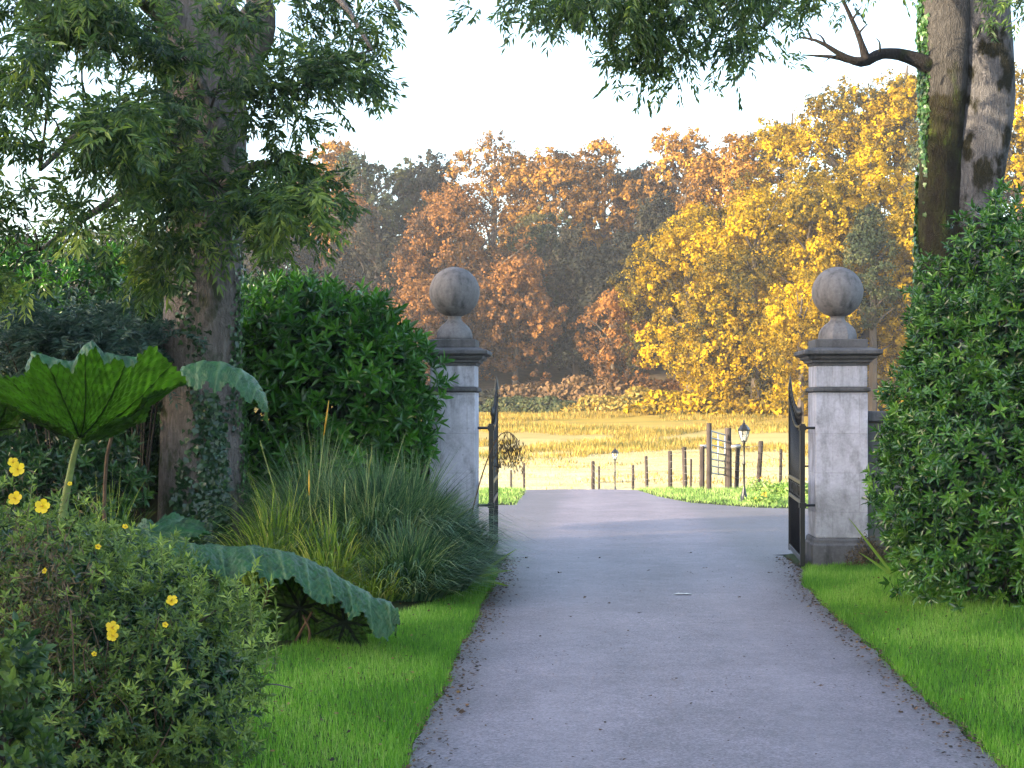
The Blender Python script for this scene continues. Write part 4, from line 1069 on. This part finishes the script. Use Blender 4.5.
# arching grasses
def arching(name, c, n, H, spread, mat, label, seed, w=.015, cat='ornamental grass', tb=.45, stiff=.3, r0=.38):
    g = rng(seed); gz = float(ground_h(c[0], c[1])); o = empty(name, (c[0], c[1], gz), label, cat)
    a = g.uniform(0, 2*pi, n); q = g.random(n)**.6
    L = H*g.uniform(.35, 1.15, n); sp = spread*q
    seg = 7; t = np.linspace(0, 1, seg)
    bx = np.cos(a)*r0*q; by = np.sin(a)*r0*q
    dirx, diry = np.cos(a), np.sin(a)
    hx = (t[None, :]**1.4)*sp[:, None]; hz = L[:, None]*(t[None, :]-(1-stiff)*q[:, None]*t[None, :]**2.6*.95)
    Cx = bx[:, None]+dirx[:, None]*hx; Cy = by[:, None]+diry[:, None]*hx; Cz = hz
    Cx = Cx+g.normal(0, .14*H, (n, 1))*t[None, :]**1.7; Cy = Cy+g.normal(0, .08*H, (n, 1))*t[None, :]**1.7
    sdx, sdy = -diry, dirx; tilt = g.uniform(-1, 1, n)
    # mix side vector with screen-facing one so that blades do not vanish edge-on
    sdx = sdx+g.normal(0, .5, n); nn = np.hypot(sdx, sdy)+1e-6; sdx /= nn; sdy /= nn
    ww = w*(1-t**2.2)*.5+.0006
    VL = np.stack([Cx-sdx[:, None]*ww, Cy-sdy[:, None]*ww, Cz], -1); VR = np.stack([Cx+sdx[:, None]*ww, Cy+sdy[:, None]*ww, Cz], -1)
    V = np.stack([VL, VR], 2).reshape(-1, 3)
    b_ = (np.arange(n)*seg*2)[:, None]+(np.arange(seg-1)*2)[None, :]
    qd = np.stack([b_, b_+1, b_+3, b_+2], -1).reshape(-1, 4)
    tn = np.repeat(np.clip(g.normal(tb, .3, n), 0, 1), seg-1)
    np_mesh('blades', V, qd.ravel(), np.arange(len(qd))*4, np.full(len(qd), 4), M[mat], o, True, tn)
    return o
def G(x, d): return ((x-512)/F*d, d)
arching('pampas_grass', G(405, 15.4), 4200, 1.35, .85, 'pampas', 'blue-green arching grass clump spilling over in front of the left pillar', 221)
arching('pampas_grass', G(375, 15.1), 3600, 1.4, .9, 'pampas', 'blue-green arching grass clump in front of the laurel', 222)
arching('pampas_grass', G(440, 16.0), 2600, 1.0, .55, 'pampas', 'small dark arching grass clump at the foot of the left iron gate', 223, tb=.3)
arching('sedge_clump', G(330, 14.2), 750, .85, .5, 'reed', 'yellow-green sedge clump right of the thick trunk', 224, w=.014)
arching('sedge_clump', G(280, 14.6), 650, 1.1, .55, 'reed', 'tall sedge clump close to the thick trunk', 225, w=.014, tb=.35)
arching('sedge_clump', G(375, 13.9), 600, .5, .45, 'reed', 'low bright sedge clump beside the verge grass', 226, w=.013, tb=.4)
arching('pampas_grass', G(315, 15.3), 2000, 1.6, .8, 'pampas', 'tall thin grass clump rising in front of the laurel beside the trunk', 227, w=.009, tb=.5)
arching('sedge_clump', G(108, 14.5), 300, 1.2, .45, 'reed', 'sparse grass stems left of the thick trunk', 228, w=.01, tb=.4)
def blade_fan(name, c, specs, mat, label, cat, w=.03):
    gz = float(ground_h(c[0], c[1])); o = empty(name, (c[0], c[1], gz), label, cat); 
    for (dx, dy, dz, droop, wd) in specs:
        mb = MB(); t = np.linspace(0, 1, 9); s = np.array([-dz*.3, 0.4*abs(dx)+.2, 1.0]); ax = nrm(np.array([dx, dy, dz])); sd = nrm(np.cross(ax, np.array([0, -1, .1])))
        V = []
        for q in t:
            p = np.array([dx*q, dy*q, dz*q-droop*q*q]); k = wd*(1-q**3)*(.5+.5*min(1, q*5))*.5
            V += [p-sd*k, p+np.array([0, .006, -.004]), p+sd*k]
        Fc = []
        for i in range(8): Fc += [(3*i, 3*i+1, 3*i+4, 3*i+3), (3*i+1, 3*i+2, 3*i+5, 3*i+4)]
        mb.add(V, Fc, [.55]*len(V)); mb.build('blade', M[mat], o, True)
    return o
arching('pampas_grass', G(428, 14.9), 2400, .85, .55, 'pampas', 'blue-green arching grass clump drooping onto the verge beside the gate', 230, tb=.45)
arching('pampas_grass', G(335, 14.9), 1900, 1.1, .7, 'pampas', 'blue-green arching grass threaded through the sedge', 231, tb=.4)
arching('pampas_grass', G(405, 14.2), 2600, .8, .6, 'pampas', 'low blue-green arching grass clump meeting the verge', 229, tb=.4)
blade_fan('phormium', G(470, 15.9), [(.5,-.2,.42,.05,.035), (.45,-.1,.25,.12,.035), (.3,-.3,.5,.03,.03), (.15,-.1,.62,.0,.035), (-.1,-.2,.65,.05,.03), (.5,-.3,.1,.15,.035), (-.35,-.2,.5,.12,.03)], 'reed', 'stiff green-yellow sword leaves at the foot of the left gate', 'plant')
blade_fan('phormium', G(895, 15.6), [(-.5,-.1,.62,.0,.03), (-.42,-.2,.3,.02,.03), (-.25,-.3,.25,.25,.028)], 'reed', 'sword leaves poking from the big right shrub across the pillar', 'plant')

# cat-tail like stems
g = rng(240)
for i, (x0, y0, x1, y1, d, tip, lb) in enumerate([(306,560,329,400,14.6,.22,'tall stem with ochre tip in the sedge beside the thick trunk'), (310,555,309,470,14.4,.3,'upright stem with short orange tip among the sedge'),
                                            (345,560,345,480,14.3,.3,'stubby yellow stem among the sedge'), (355,560,372,452,14.7,.15,'thin green stem leaning toward the arching grass'), (292,560,260,440,14.9,.1,'bent grey stem leaning toward the trunk')]):
    a, b_ = px(x0, y0, d), px(x1, y1, d); o = empty('reed_stem', a, lb, 'reed')
    mid = a+(b_-a)*(1-tip)
    mb = MB(); mb.tube([(0,0,-.2), (mid-a)*.5+np.array([.02,0,0]), mid-a], [.007, .006, .005], 5); mb.build('stalk', M['stalk'], o, True)
    mb = MB(); mb.tube([mid-a, (mid+b_)/2-a, b_-a], [.006, .009, .002], 6); mb.build('tip', M['yellowstem'] if i < 2 else M['stalk'], o, True)

# drooping dead seed head by the left gate
so_ = empty('dead_seedhead', px(470, 520, 16.4), 'drooping dead brown flower plume hanging over the drive by the left gate', 'plant')
S0 = np.array(so_.location)
mb = MB(); stem = spline([px(470, 520, 16.4), px(482, 475, 16.4), px(496, 440, 16.4), px(508, 432, 16.4), px(518, 440, 16.4)], 16)-S0
mb.tube(stem, np.linspace(.009, .003, 16), 5); mb.build('stalk', M['deadstalk'], so_, True)
g = rng(250); Ps = []; 
for k in range(420):
    q = stem[g.integers(8, 16)]+g.normal(0, .015, 3); l = g.uniform(.04, .34); Ps.append(q+np.array([g.normal(0, .05), g.normal(0, .05), -l]))
Ps = np.array(Ps)+S0; n = len(Ps)
leaves('plume', Ps, g.normal(0, .25, (n, 3))+np.array([0, 0, -1]), g.normal(size=(n, 3)), .05, .012, M['brown'], so_, LEAF4)
mb = MB()
for k in range(14):
    q = stem[g.integers(8, 16)]; e = q+np.array([g.normal(0, .07), g.normal(0, .05), -g.uniform(.15, .35)])
    mb.tube([q, (q+e)/2+np.array([.01, 0, .02]), e], .003, 4)
for (x, y) in ((440, 405), (452, 425)):
    pass
mb.build('plume_stems', M['deadstalk'], so_, True)

# ------------------------------------------------------------------ giant rhubarb (gunnera)
def gunnera_leaf(c, R0, nx, ny_, nz, rot, cup, mat, seed, par, span=2*pi, lobes=7, sq=(1, 1)):
    """disc centred at c; (nx,ny_,nz) upper normal; rot angle; cup>0 rim bends up, <0 rim droops"""
    g = rng(seed); Nn = nrm(np.array([nx, ny_, nz], float)); u = np.array([1.0, 0, 0]); u = nrm(u-Nn*np.dot(u, Nn)); v = np.cross(Nn, u)
    na = 420; nr = 26; V = []; T = []
    for j in range(nr+1):
        q = j/nr
        for i in range(na):
            a = 2*pi*i/na
            lob = abs(math.cos((a-rot)*lobes/2))               # 1 on the main veins
            teeth = .04*abs(((i*1.0) % 10)/5-1)+.02*math.sin(i*2.1+seed)
            rr_ = R0*(.70+.26*lob**.8+.06*abs(math.cos((a-rot)*lobes*1.5))*q**2+teeth*1.8*(q**4))*(1+.07*math.sin(2*a+seed)+.05*math.sin(3*a+seed*2))
            notch = min(1, abs(((a-rot+pi) % (2*pi))-pi+pi*0)/.001)
            x = rr_*q*math.cos(a)*sq[0]; y = rr_*q*math.sin(a)*sq[1]
            h = cup*R0*(q**2)-.07*R0*q*(1-lob**2)*(-1)+.03*R0*q*math.sin(a*lobes*3)*(q)+.02*R0*g.normal()*q*.25
            h -= .05*R0*lob**10*q
            h += .16*R0*max(0, q-.6)*2.5*math.sin(a*lobes*1.5+seed)*.6
            V.append(np.array(c)+u*x+v*y+Nn*h)
            ad = abs(((a-rot+pi/lobes) % (2*pi/lobes))-pi/lobes); dist = ad*q*R0
            vn = 1.0 if dist < .016*(1-.75*q)+.002 else 0
            for qk in (.12, .26, .4, .54, .68, .8):
                if q > qk and abs(dist-.75*(q-qk)*R0) < .0045*(1.2-q)+.0015: vn = max(vn, .7)
            T.append(vn)
            V[-1] = V[-1]-Nn*.012*vn+Nn*.012*math.sin(dist*60+q*18)*q
    Fc = []
    for j in range(nr):
        for i in range(na):
            k = (i+1) % na; Fc.append((j*na+i, j*na+k, (j+1)*na+k, (j+1)*na+i))
    V = np.array(V)-np.array(par.location)
    fl = np.array(Fc); 
    return np_mesh('leaf', V, fl.ravel(), np.arange(len(fl))*4, np.full(len(fl), 4), M[mat], par, True, np.array(T))
gc = px(120, 560, 11.4)
gp = empty('giant_rhubarb', (gc[0], gc[1], float(ground_h(gc[0], gc[1]))), 'giant rhubarb plant with huge lobed leaves in front of the thick trunk', 'plant')
GP = np.array(gp.location)
def resample(pts, n, jag=0, period=9, seed=0):
    pts = np.array(pts, float); seg = np.linalg.norm(np.diff(pts[:, :2], axis=0), axis=1); c = np.concatenate([[0], np.cumsum(seg)])
    q = np.linspace(0, c[-1], n); out = np.stack([np.interp(q, c, pts[:, k]) for k in range(pts.shape[1])], 1)
    g = rng(seed)
    if jag:
        t = np.gradient(out[:, :2], axis=0); nn = np.stack([-t[:, 1], t[:, 0]], 1); nn /= np.linalg.norm(nn, axis=1, keepdims=True)+1e-9
        saw = np.abs(((q/period+.3*np.sin(q*.13+seed)) % 1)-.5)*2-.5
        out[:, :2] += nn*(saw*jag+.4*jag*np.sin(q*.9+seed))[:, None]
    return out
def loft_leaf(root, edge, mat, veins, par, nv=36, bulge=(0, 0, 0), seed=0, pucker=.012):
    """root, edge: (n,3) of px,py,depth -> blade between them; veins: fractions along the edge"""
    n = len(edge); Rw = np.array([px(*p) for p in root]); Ew = np.array([px(*p) for p in edge])
    v = np.linspace(0, 1, nv)[:, None, None]
    kw = 15; ker = np.hanning(2*kw+1); ker /= ker.sum()
    Es = np.stack([np.convolve(np.pad(Ew[:, k], kw, mode='edge'), ker, 'valid') for k in range(3)], 1)
    jt = np.clip((v-.72)/.28, 0, 1)**2
    P = Rw[None]*(1-v)+(Es[None]*(1-jt)+Ew[None]*jt)*v+np.array(bulge)*np.sin(pi*v**.8)
    ln = np.linalg.norm(Ew-Rw, axis=1)
    el = np.concatenate([[0], np.cumsum(np.linalg.norm(np.diff(Ew, axis=0), axis=1))])
    T = np.zeros((nv, n)); H_ = np.zeros((nv, n)); vv_ = np.linspace(0, 1, nv)
    spread = 1-.0*vv_
    near = np.full((nv, n), 9.0)
    fan = np.linalg.norm(Rw[0]-Rw[-1]) < .05
    for uk in veins:
        i0 = int(uk*(n-1)); d = np.abs(el-el[i0])[None, :]*(vv_[:, None] if fan else (.35+.65*vv_[:, None]))
        near = np.minimum(near, d)
        T = np.maximum(T, (d < .014*(1-.75*vv_[:, None])+.003)*1.0)
        for k, vq in enumerate(np.linspace(.12, .85, 8)):
            q = (vv_-vq)[:, None]*ln[i0]
            T = np.maximum(T, ((q > 0) & (np.abs(d-.85*q) < .004) & (q < .3))*.65)
    S = np.gradient(P, axis=1); U = np.gradient(P, axis=0); Nn = nrm(np.cross(S, U))
    g = rng(seed); ii = np.arange(n)[None, :]; 
    H_ = pucker*np.sin(near*42)*np.minimum(1, vv_[:, None]*3)+.006*np.sin(ii*.7+vv_[:, None]*40)*vv_[:, None]+.006*np.sin(el[None, :]*55+seed)*np.sin(vv_[:, None]*ln[None, :]*50)
    P = P+Nn*(H_-.006*T)[..., None]
    V = P.reshape(-1, 3)-np.array(par.location)
    i = np.arange(nv-1)[:, None]*n+np.arange(n-1)[None, :]
    q = np.stack([i, i+1, i+1+n, i+n], -1).reshape(-1, 4)
    return np_mesh('leaf', V, q.ravel(), np.arange(len(q))*4, np.full(len(q), 4), M[mat], par, True, T.ravel())
# upright leaf: the outside of a great funnel, seen from below
OUTL = [(79,439),(66,430),(50,423),(30,415),(8,404),(-14,398),(-30,390),(-24,378),(-6,374),(10,377),(24,376),(27,364),(33,353),(46,356),(58,361),(74,362),(82,350),(92,342),(100,350),(107,356),(122,358),(136,359),(146,349),(154,345),(163,356),(173,365),(188,381),(170,388),(156,391),(144,398),(150,409),(146,420),(137,424),(126,416),(112,420),(98,428),(81,439)]
E = resample(OUTL, 420, 2.0, 7, 1)
dx_ = (E[:, 0]-79)/110; dyy = (438-E[:, 1])/95
E = np.column_stack([E, 11.15-.75*np.clip(dyy, 0, 1.2)+.35*dx_**2])
loft_leaf(np.tile([[79, 438, 11.2]], (420, 1)), E, 'gun_under', (.10, .185, .30, .40, .49, .585, .69, .83), gp, 60, (0, .10, -.05), 1, .0025)
# folded rim, upper surface showing
rimt = resample([(26,366,10.5),(33,353,10.45),(46,356,10.45),(58,361,10.45),(74,362,10.45),(82,350,10.4),(92,341,10.38),(104,354,10.45),(122,357,10.45),(138,358,10.45)], 160)
rimb = rimt.copy(); rimb[:, 1] += 6+4*np.sin(np.arange(160)*.22)+2*np.sin(np.arange(160)*.7); rimb[:, 2] -= .09; rimt[:, 1] -= 1
loft_leaf(rimt, rimb, 'gun_top', (.1, .3, .55, .8), gp, 8, (0, -.01, .01), 2, .003)
# blade lying across the trunk
rt = resample([(181,370,11.65),(190,364,11.6),(204,361,11.6),(222,362,11.6),(240,369,11.6),(254,378,11.6),(264,393,11.6),(268,409,11.6)], 160)
re_ = resample([(178,381,11.4),(188,385,11.35),(197,391,11.3),(206,382,11.3),(216,393,11.3),(228,384,11.3),(238,390,11.3),(247,403,11.3),(256,400,11.35),(262,412,11.45),(269,412,11.5)], 160, 1.6, 8, 3)
loft_leaf(rt, re_, 'gun_top', (.05, .2, .4, .6, .8, .93), gp, 18, (0, -.04, .03), 3, .008)
rb = rt.copy(); rb[:, 1] += 18; rb[:, 2] += .45
loft_leaf(rt, rb, 'gun_top', (.2, .5, .8), gp, 10, (0, .04, .03), 4, .008)
# small leaf at the far left
E = resample([(-10,418),(-22,405),(-12,396),(0,398),(6,408),(16,412),(20,420),(20,430),(8,434),(-6,436),(-18,430),(-10,419)], 160, 1.6, 8, 4)
loft_leaf(np.tile([[-8, 432, 10.9]], (160, 1)), np.column_stack([E, 10.7-.004*(430-E[:, 1])]), 'gun_under', (.2, .4, .6, .8), gp, 24, (0, .03, 0), 5, .008)
# long lower leaf: ridge with both flanks drooping
rd_ = resample([(112,552,11.1),(124,544,11.1),(150,541,11.1),(178,543,11.1),(205,546,11.05),(240,547,11.0),(262,548,10.95),(288,553,10.85),(305,559,10.8),(332,573,10.7),(355,587,10.6),(372,597,10.55),(390,604,10.5),(398,614,10.48)], 420)
ed_ = resample([(110,566,10.8),(128,568,10.6),(140,560,10.55),(152,566,10.5),(163,556,10.5),(176,566,10.45),(190,575,10.4),(203,566,10.4),(216,574,10.4),(232,586,10.35),(246,574,10.35),(256,570,10.35),(267,584,10.3),(280,582,10.3),(292,576,10.3),(303,590,10.25),(316,601,10.2),(327,607,10.2),(336,598,10.2),(344,610,10.2),(351,620,10.2),(360,612,10.2),(368,622,10.25),(376,637,10.25),(388,640,10.3),(399,622,10.4),(399,616,10.46)], 420, 3.0, 9, 6)
loft_leaf(rd_, ed_, 'gun_top', (.06, .17, .27, .36, .46, .55, .64, .72, .80, .88, .95), gp, 44, (0, -.03, .045), 6, .008)
bk = rd_.copy(); bk[:, 1] += 22+5*np.sin(np.arange(420)*.12); bk[:, 2] += .8
loft_leaf(rd_, bk, 'gun_top', (.1, .3, .5, .7, .9), gp, 16, (0, .03, .05), 7, .012)
# older leaves beneath
gunnera_leaf(px(300, 608, 11.0), .36, .15, -.85, .4, .3, -.1, 'gun_under', 7, gp)
gunnera_leaf(px(345, 622, 10.9), .22, .3, -.8, .4, .9, -.1, 'gun_under', 9, gp)
gunnera_leaf(px(150, 536, 12.0), .42, -.1, -.5, 1, .3, -.2, 'gun_top', 6, gp)
for pth, rd, mt in (([px(60, 530, 11.3), px(66, 495, 11.3), px(74, 455, 11.25), px(79, 438, 11.2)], [.034, .03, .022, .022], 'stalk'),
                ([px(104, 540, 12.2), px(110, 440, 12.1), px(150, 396, 11.9), px(186, 376, 11.7)], [.016, .014, .012, .01], 'deadstalk'),
                ([px(180, 640, 11.2), px(215, 600, 10.9), px(232, 575, 10.65)], [.035, .03, .02], 'stalk'),
                ([px(230, 665, 11.2), px(262, 610, 11.0), px(270, 575, 10.9)], [.02, .018, .014], 'deadstalk'),
                ([px(302, 660, 10.8), px(310, 635, 10.8), px(303, 615, 10.8)], [.012, .01, .008], 'deadstalk'),
                ([px(285, 662, 10.9), px(296, 640, 10.9), px(312, 612, 10.8)], [.012, .01, .008], 'deadstalk')):
    mb = MB(); mb.tube(spline(pth, 12)-GP, np.interp(np.linspace(0, len(rd)-1, 12), range(len(rd)), rd), 10, wob=.05, seed=3); mb.build('stalk', M[mt], gp, True)

# ------------------------------------------------------------------ yellow flowered bush bottom left
g = rng(260)
hb = [B(60, 640, 6.9, 100, 130, .7), B(150, 655, 6.9, 105, 100, .6), B(190, 700, 6.6, 78, 95, .5), B(20, 590, 7.0, 80, 95, .6), B(60, 740, 6.3, 110, 80, .5), B(215, 635, 7.1, 52, 55, .4), B(120, 590, 7.3, 75, 65, .4)]
hy = shrub('flowering_shrub', hb, 300, 'hyper', 'untidy bush with yellow flowers at the bottom left of the verge', 261, 8, .042, .014, rmin=.6, tpl=LEAF4, core=False, tb=.5)
HO = np.array(hy.location)
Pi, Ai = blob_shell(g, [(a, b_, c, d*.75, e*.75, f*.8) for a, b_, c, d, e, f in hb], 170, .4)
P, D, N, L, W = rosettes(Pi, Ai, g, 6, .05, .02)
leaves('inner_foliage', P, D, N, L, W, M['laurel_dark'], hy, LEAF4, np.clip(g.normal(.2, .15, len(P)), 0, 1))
# upright shoots
shoots = [(250,600),(262,588),(272,612),(235,582),(205,575),(190,560),(160,545),(135,530),(100,510),(60,500),(30,480),(268,640),(240,640),(80,560),(170,610),(210,640),(140,590),(110,560),(225,600),(200,620),(15,520),(255,565)]
Pc = []; Ax = []
mb = MB()
for (x, y) in shoots:
    t = px(x+g.normal(0, 3), y, g.uniform(6.6, 7.0)); b_ = t+np.array([g.normal(-.03, .04), .05, -.28])
    ps = spline([b_, (t+b_)/2+g.normal(0, .01, 3), t], 9); mb.tube(ps-HO, np.linspace(.004, .0015, 9), 4)
    for q in ps[2:]: Pc.append(q); Ax.append(nrm(t-b_)+g.normal(0, .2, 3))
mb.build('shoot', M['stalk'], hy, True)
P, D, N, L, W = rosettes(np.array(Pc), np.array(Ax), g, 5, .048, .013)
leaves('shoot_leaves', P, D, N, L, W, M['hyper'], hy, LEAF4, np.clip(g.normal(.75, .15, len(P)), 0, 1))
# dead brown twigs
Ad = np.stack([g.normal(32, 26, 2600), g.normal(630, 50, 2600)], 1); dd = g.uniform(6.2, 6.75, 2600)
Pd = np.stack([(Ad[:, 0]-512)/F*dd, dd, EYE-(Ad[:, 1]-HZ)/F*dd], 1)
leaves('dead_leaves', Pd, g.normal(size=Pd.shape)+np.array([0, 0, .6]), g.normal(size=Pd.shape), .05, .008, M['brown'], hy, LEAF4)
mb = MB()
for k in range(60):
    a = px(g.uniform(-10, 170), g.uniform(700, 780), g.uniform(6.2, 6.6)); e = a+np.array([g.normal(0, .12), g.normal(0, .05), g.uniform(.15, .5)])
    mb.tube(spline([a, (a+e)/2+g.normal(0, .03, 3), e], 6)-HO, np.linspace(.004, .0015, 6), 4)
mb.build('dead_twigs', M['deadstalk'], hy, True)
LEAFP = (np.array([[0,.0,0],[.3,.28,.05],[.75,.45,.1],[1,.12,.12],[.92,-.25,.12],[.5,-.38,.06]]), [(0,5,4,3,2,1)])
for i, (x, y, s, d) in enumerate([(43,507,.036,6.3),(16,499,.034,6.3),(18,470,.036,6.4),(13,463,.026,6.42),(172,601,.026,6.2),(112,628,.030,6.15),(112,636,.026,6.13),(70,484,.012,6.5),(98,547,.014,6.3),(45,571,.014,6.3),(125,527,.014,6.5),(94,654,.012,6.1),(165,625,.014,6.2)]):
    c = px(x, y, d); k = 5; a = np.arange(k)*2*pi/k+g.uniform(0, 1)
    ax = nrm(np.array([g.normal(0, .4), -1, .5+g.normal(0, .2)])); u = nrm(np.cross(ax, [0, 0, 1])); v = np.cross(ax, u)
    D = np.cos(a)[:, None]*u+np.sin(a)[:, None]*v+ax*.25
    f = leaves('flower', np.repeat(c[None], k, 0), D, np.repeat(ax[None], k, 0), s, s*1.05, M['petal'], hy, LEAFP, g.uniform(0, 1, k))
    mb = MB()
    for j in range(12):
        t = ax*s*.55+g.normal(0, s*.16, 3); mb.tube([c-HO, c-HO+t], .0006, 3)
    st = mb.build('stamens', M['yellowstem'], None); st.parent = f; 

# small darker leafy plant at far left edge
shrub('nettle_plant', [B(10, 690, 5.4, 30, 60, .15), B(5, 760, 5.2, 50, 30, .2)], 240, 'hyper', 'small blue-green leafy plant at the bottom left corner', 262, 7, .055, .028, core=False, tb=.25, cat='plant')
# broad leaves bottom
# fallen twig on the grass
tw = empty('fallen_twig', px(268, 697, 8.75), 'small grey fallen twig curved on the left grass verge', 'twig')
t0 = float(ground_h(px(268, 697, 8.75)[0], 8.75))+.045
pts = [(px(x, 697, 8.75)[0], 8.75+dy_, t0+dz) for x, dy_, dz in ((246,-.1,0), (258,-.03,.03), (272,.02,.045), (292,-.02,.03))]
mb = MB(); mb.tube(spline(pts, 10)-np.array(tw.location), np.linspace(.008, .003, 10), 6, wob=.15); mb.build('wood', M['galv'] if False else M['bark_grey'], tw, True)

# ------------------------------------------------------------------ leaf litter and fallen leaves
g = rng(270)
n = 3800; yy_ = g.uniform(6.8, 19, n)**1.0; sd = g.random(n) < .5
off = np.abs(g.normal(0, .11, n))-.03
xx = np.where(sd, xl(yy_)+off, xr(yy_)-off)
P = np.stack([xx, yy_, base_h(yy_)+.014+g.uniform(0, .006, n)], 1)
a = g.uniform(0, 6.28, n); D = np.stack([np.cos(a), np.sin(a), g.normal(0, .15, n)], 1); N = g.normal(0, .35, (n, 3))+np.array([0, 0, 1])
s = g.uniform(.008, .034, n)
o = leaves('leaf_litter', P, D, N, s, s*.6, M['litter'], None, LEAFQ, np.clip(g.normal(.35, .25, n), 0, 1)); prop(o, 'brown leaf litter and crumbs along both edges of the drive', 'leaf litter', None, 'stuff')
n = 1500; yy_ = g.uniform(7, 30, n); xx = xl(np.minimum(yy_, 19))+(xr(np.minimum(yy_, 19))-xl(np.minimum(yy_, 19)))*g.random(n)
P = np.stack([xx, yy_, base_h(yy_)+.022+g.uniform(0, .005, n)], 1); a = g.uniform(0, 6.28, n)
D = np.stack([np.cos(a), np.sin(a), g.normal(0, .1, n)], 1); N = g.normal(0, .3, (n, 3))+np.array([0, 0, 1]); s = g.uniform(.004, .016, n)
o = leaves('drive_crumbs', P, D, N, s, s*.7, M['litter'], None, LEAFQ, np.clip(g.normal(.25, .2, n), 0, 1)); prop(o, 'tiny dark crumbs and specks scattered over the tarmac', 'leaf litter', None, 'stuff')
n = 420; sd = g.random(n) < .4; yy_ = g.uniform(7, 15.5, n); xx = np.where(sd, xl(yy_)-g.uniform(.05, .9, n), xr(yy_)+g.uniform(.05, 1.3, n))
P = np.stack([xx, yy_, ground_h(xx, yy_)+g.uniform(.03, .06, n)], 1); a = g.uniform(0, 6.28, n)
D = np.stack([np.cos(a), np.sin(a), g.normal(0, .3, n)], 1); N = g.normal(0, .5, (n, 3))+np.array([0, 0, 1]); s_ = g.uniform(.01, .03, n)
o = leaves('leaf_litter', P, D, N, s_, s_*.6, M['litter'], None, LEAFQ, np.clip(g.normal(.55, .3, n), 0, 1)); prop(o, 'sparse brown leaf scraps caught in the mown verge grass', 'leaf litter', None, 'stuff')
spots = [(458,717,.07),(623,765,.03),(676,683,.04),(585,600,.05),(571,620,.035),(610,606,.05),(640,616,.04),(705,570,.05),(648,573,.06),(770,575,.05),(540,640,.04),(563,655,.03),(430,690,.05),(520,590,.04),(745,660,.03),(690,708,.03),(820,690,.035),(600,735,.03),(740,600,.04),(560,575,.05),(480,640,.03),(860,735,.03),(650,700,.025),(525,560,.06),(600,560,.05),(690,555,.05)]
for (x, y, s) in spots:
    d = 2550/((y-405)-18.75); c = px(x, y, d); z = float(base_h(d))+.026
    k = 3; a = g.uniform(0, 6.28, k)
    D = np.stack([np.cos(a), np.sin(a), g.uniform(.1, .5, k)], 1); N = g.normal(0, .4, (k, 3))+np.array([0, 0, 1])
    o = leaves('fallen_leaf', np.repeat(np.array([[c[0], d, z]]), k, 0)+g.normal(0, s*.15, (k, 3))*np.array([1, 1, 0]), D, N, s*.7, s*.4, M['litter'], None, LEAF4, g.uniform(.1, .6, k))
    prop(o, 'small dark curled leaf lying on the grey drive', 'fallen leaf', 'fallen leaves on the drive')
c = px(683, 597, 15); d = 2550/((597-405)-18.75); c = px(683, 597, d)
o = leaves('fallen_leaf', np.array([[c[0], d, float(base_h(d))+.03]]*3), np.array([[1,.1,0],[-1,.2,.02],[.2,1,.02]]), np.array([[0,0,1.]]*3), .11, .07, M['white'], None, LEAF4, np.array([.5]*3)); prop(o, 'small pale scrape on the tarmac near the middle of the drive', 'fallen leaf')  # pale scrape mark on the drive, added as flat leaf-shaped flakes
# dark soil clods under right shrub and by the right pillar
def dry_fern(xp, yp, d, label, seed, n=500):
    c = px(xp, yp, d); return bush('dead_fern', (c[0], c[1], float(ground_h(c[0], c[1]))), (.3, .2, .33), M['brown'], label, 'plant', seed, n, .05, None, LEAF4, .3)
dry_fern(874, 525, 17.2, 'dry brown fern clump at the foot of the right pillar', 280, 900)

# ------------------------------------------------------------------ haze
if HAZE:
    mb = MB(); mb.box((0, 70, 40), (170, 170, 46))
    m = bpy.data.materials.new('haze_air'); m.use_nodes = True; nt = m.node_tree; nt.nodes.remove(nt.nodes['Principled BSDF'])
    v = nt.nodes.new('ShaderNodeVolumePrincipled'); v.inputs['Color'].default_value = (.9,.93,1,1); v.inputs['Density'].default_value = HAZE; v.inputs['Anisotropy'].default_value = .2
    nt.links.new(v.outputs[0], nt.nodes['Material Output'].inputs['Volume'])
    o = mb.build('haze', m); prop(o, 'thin pale morning haze over the meadow and wood', 'haze', None, 'stuff')
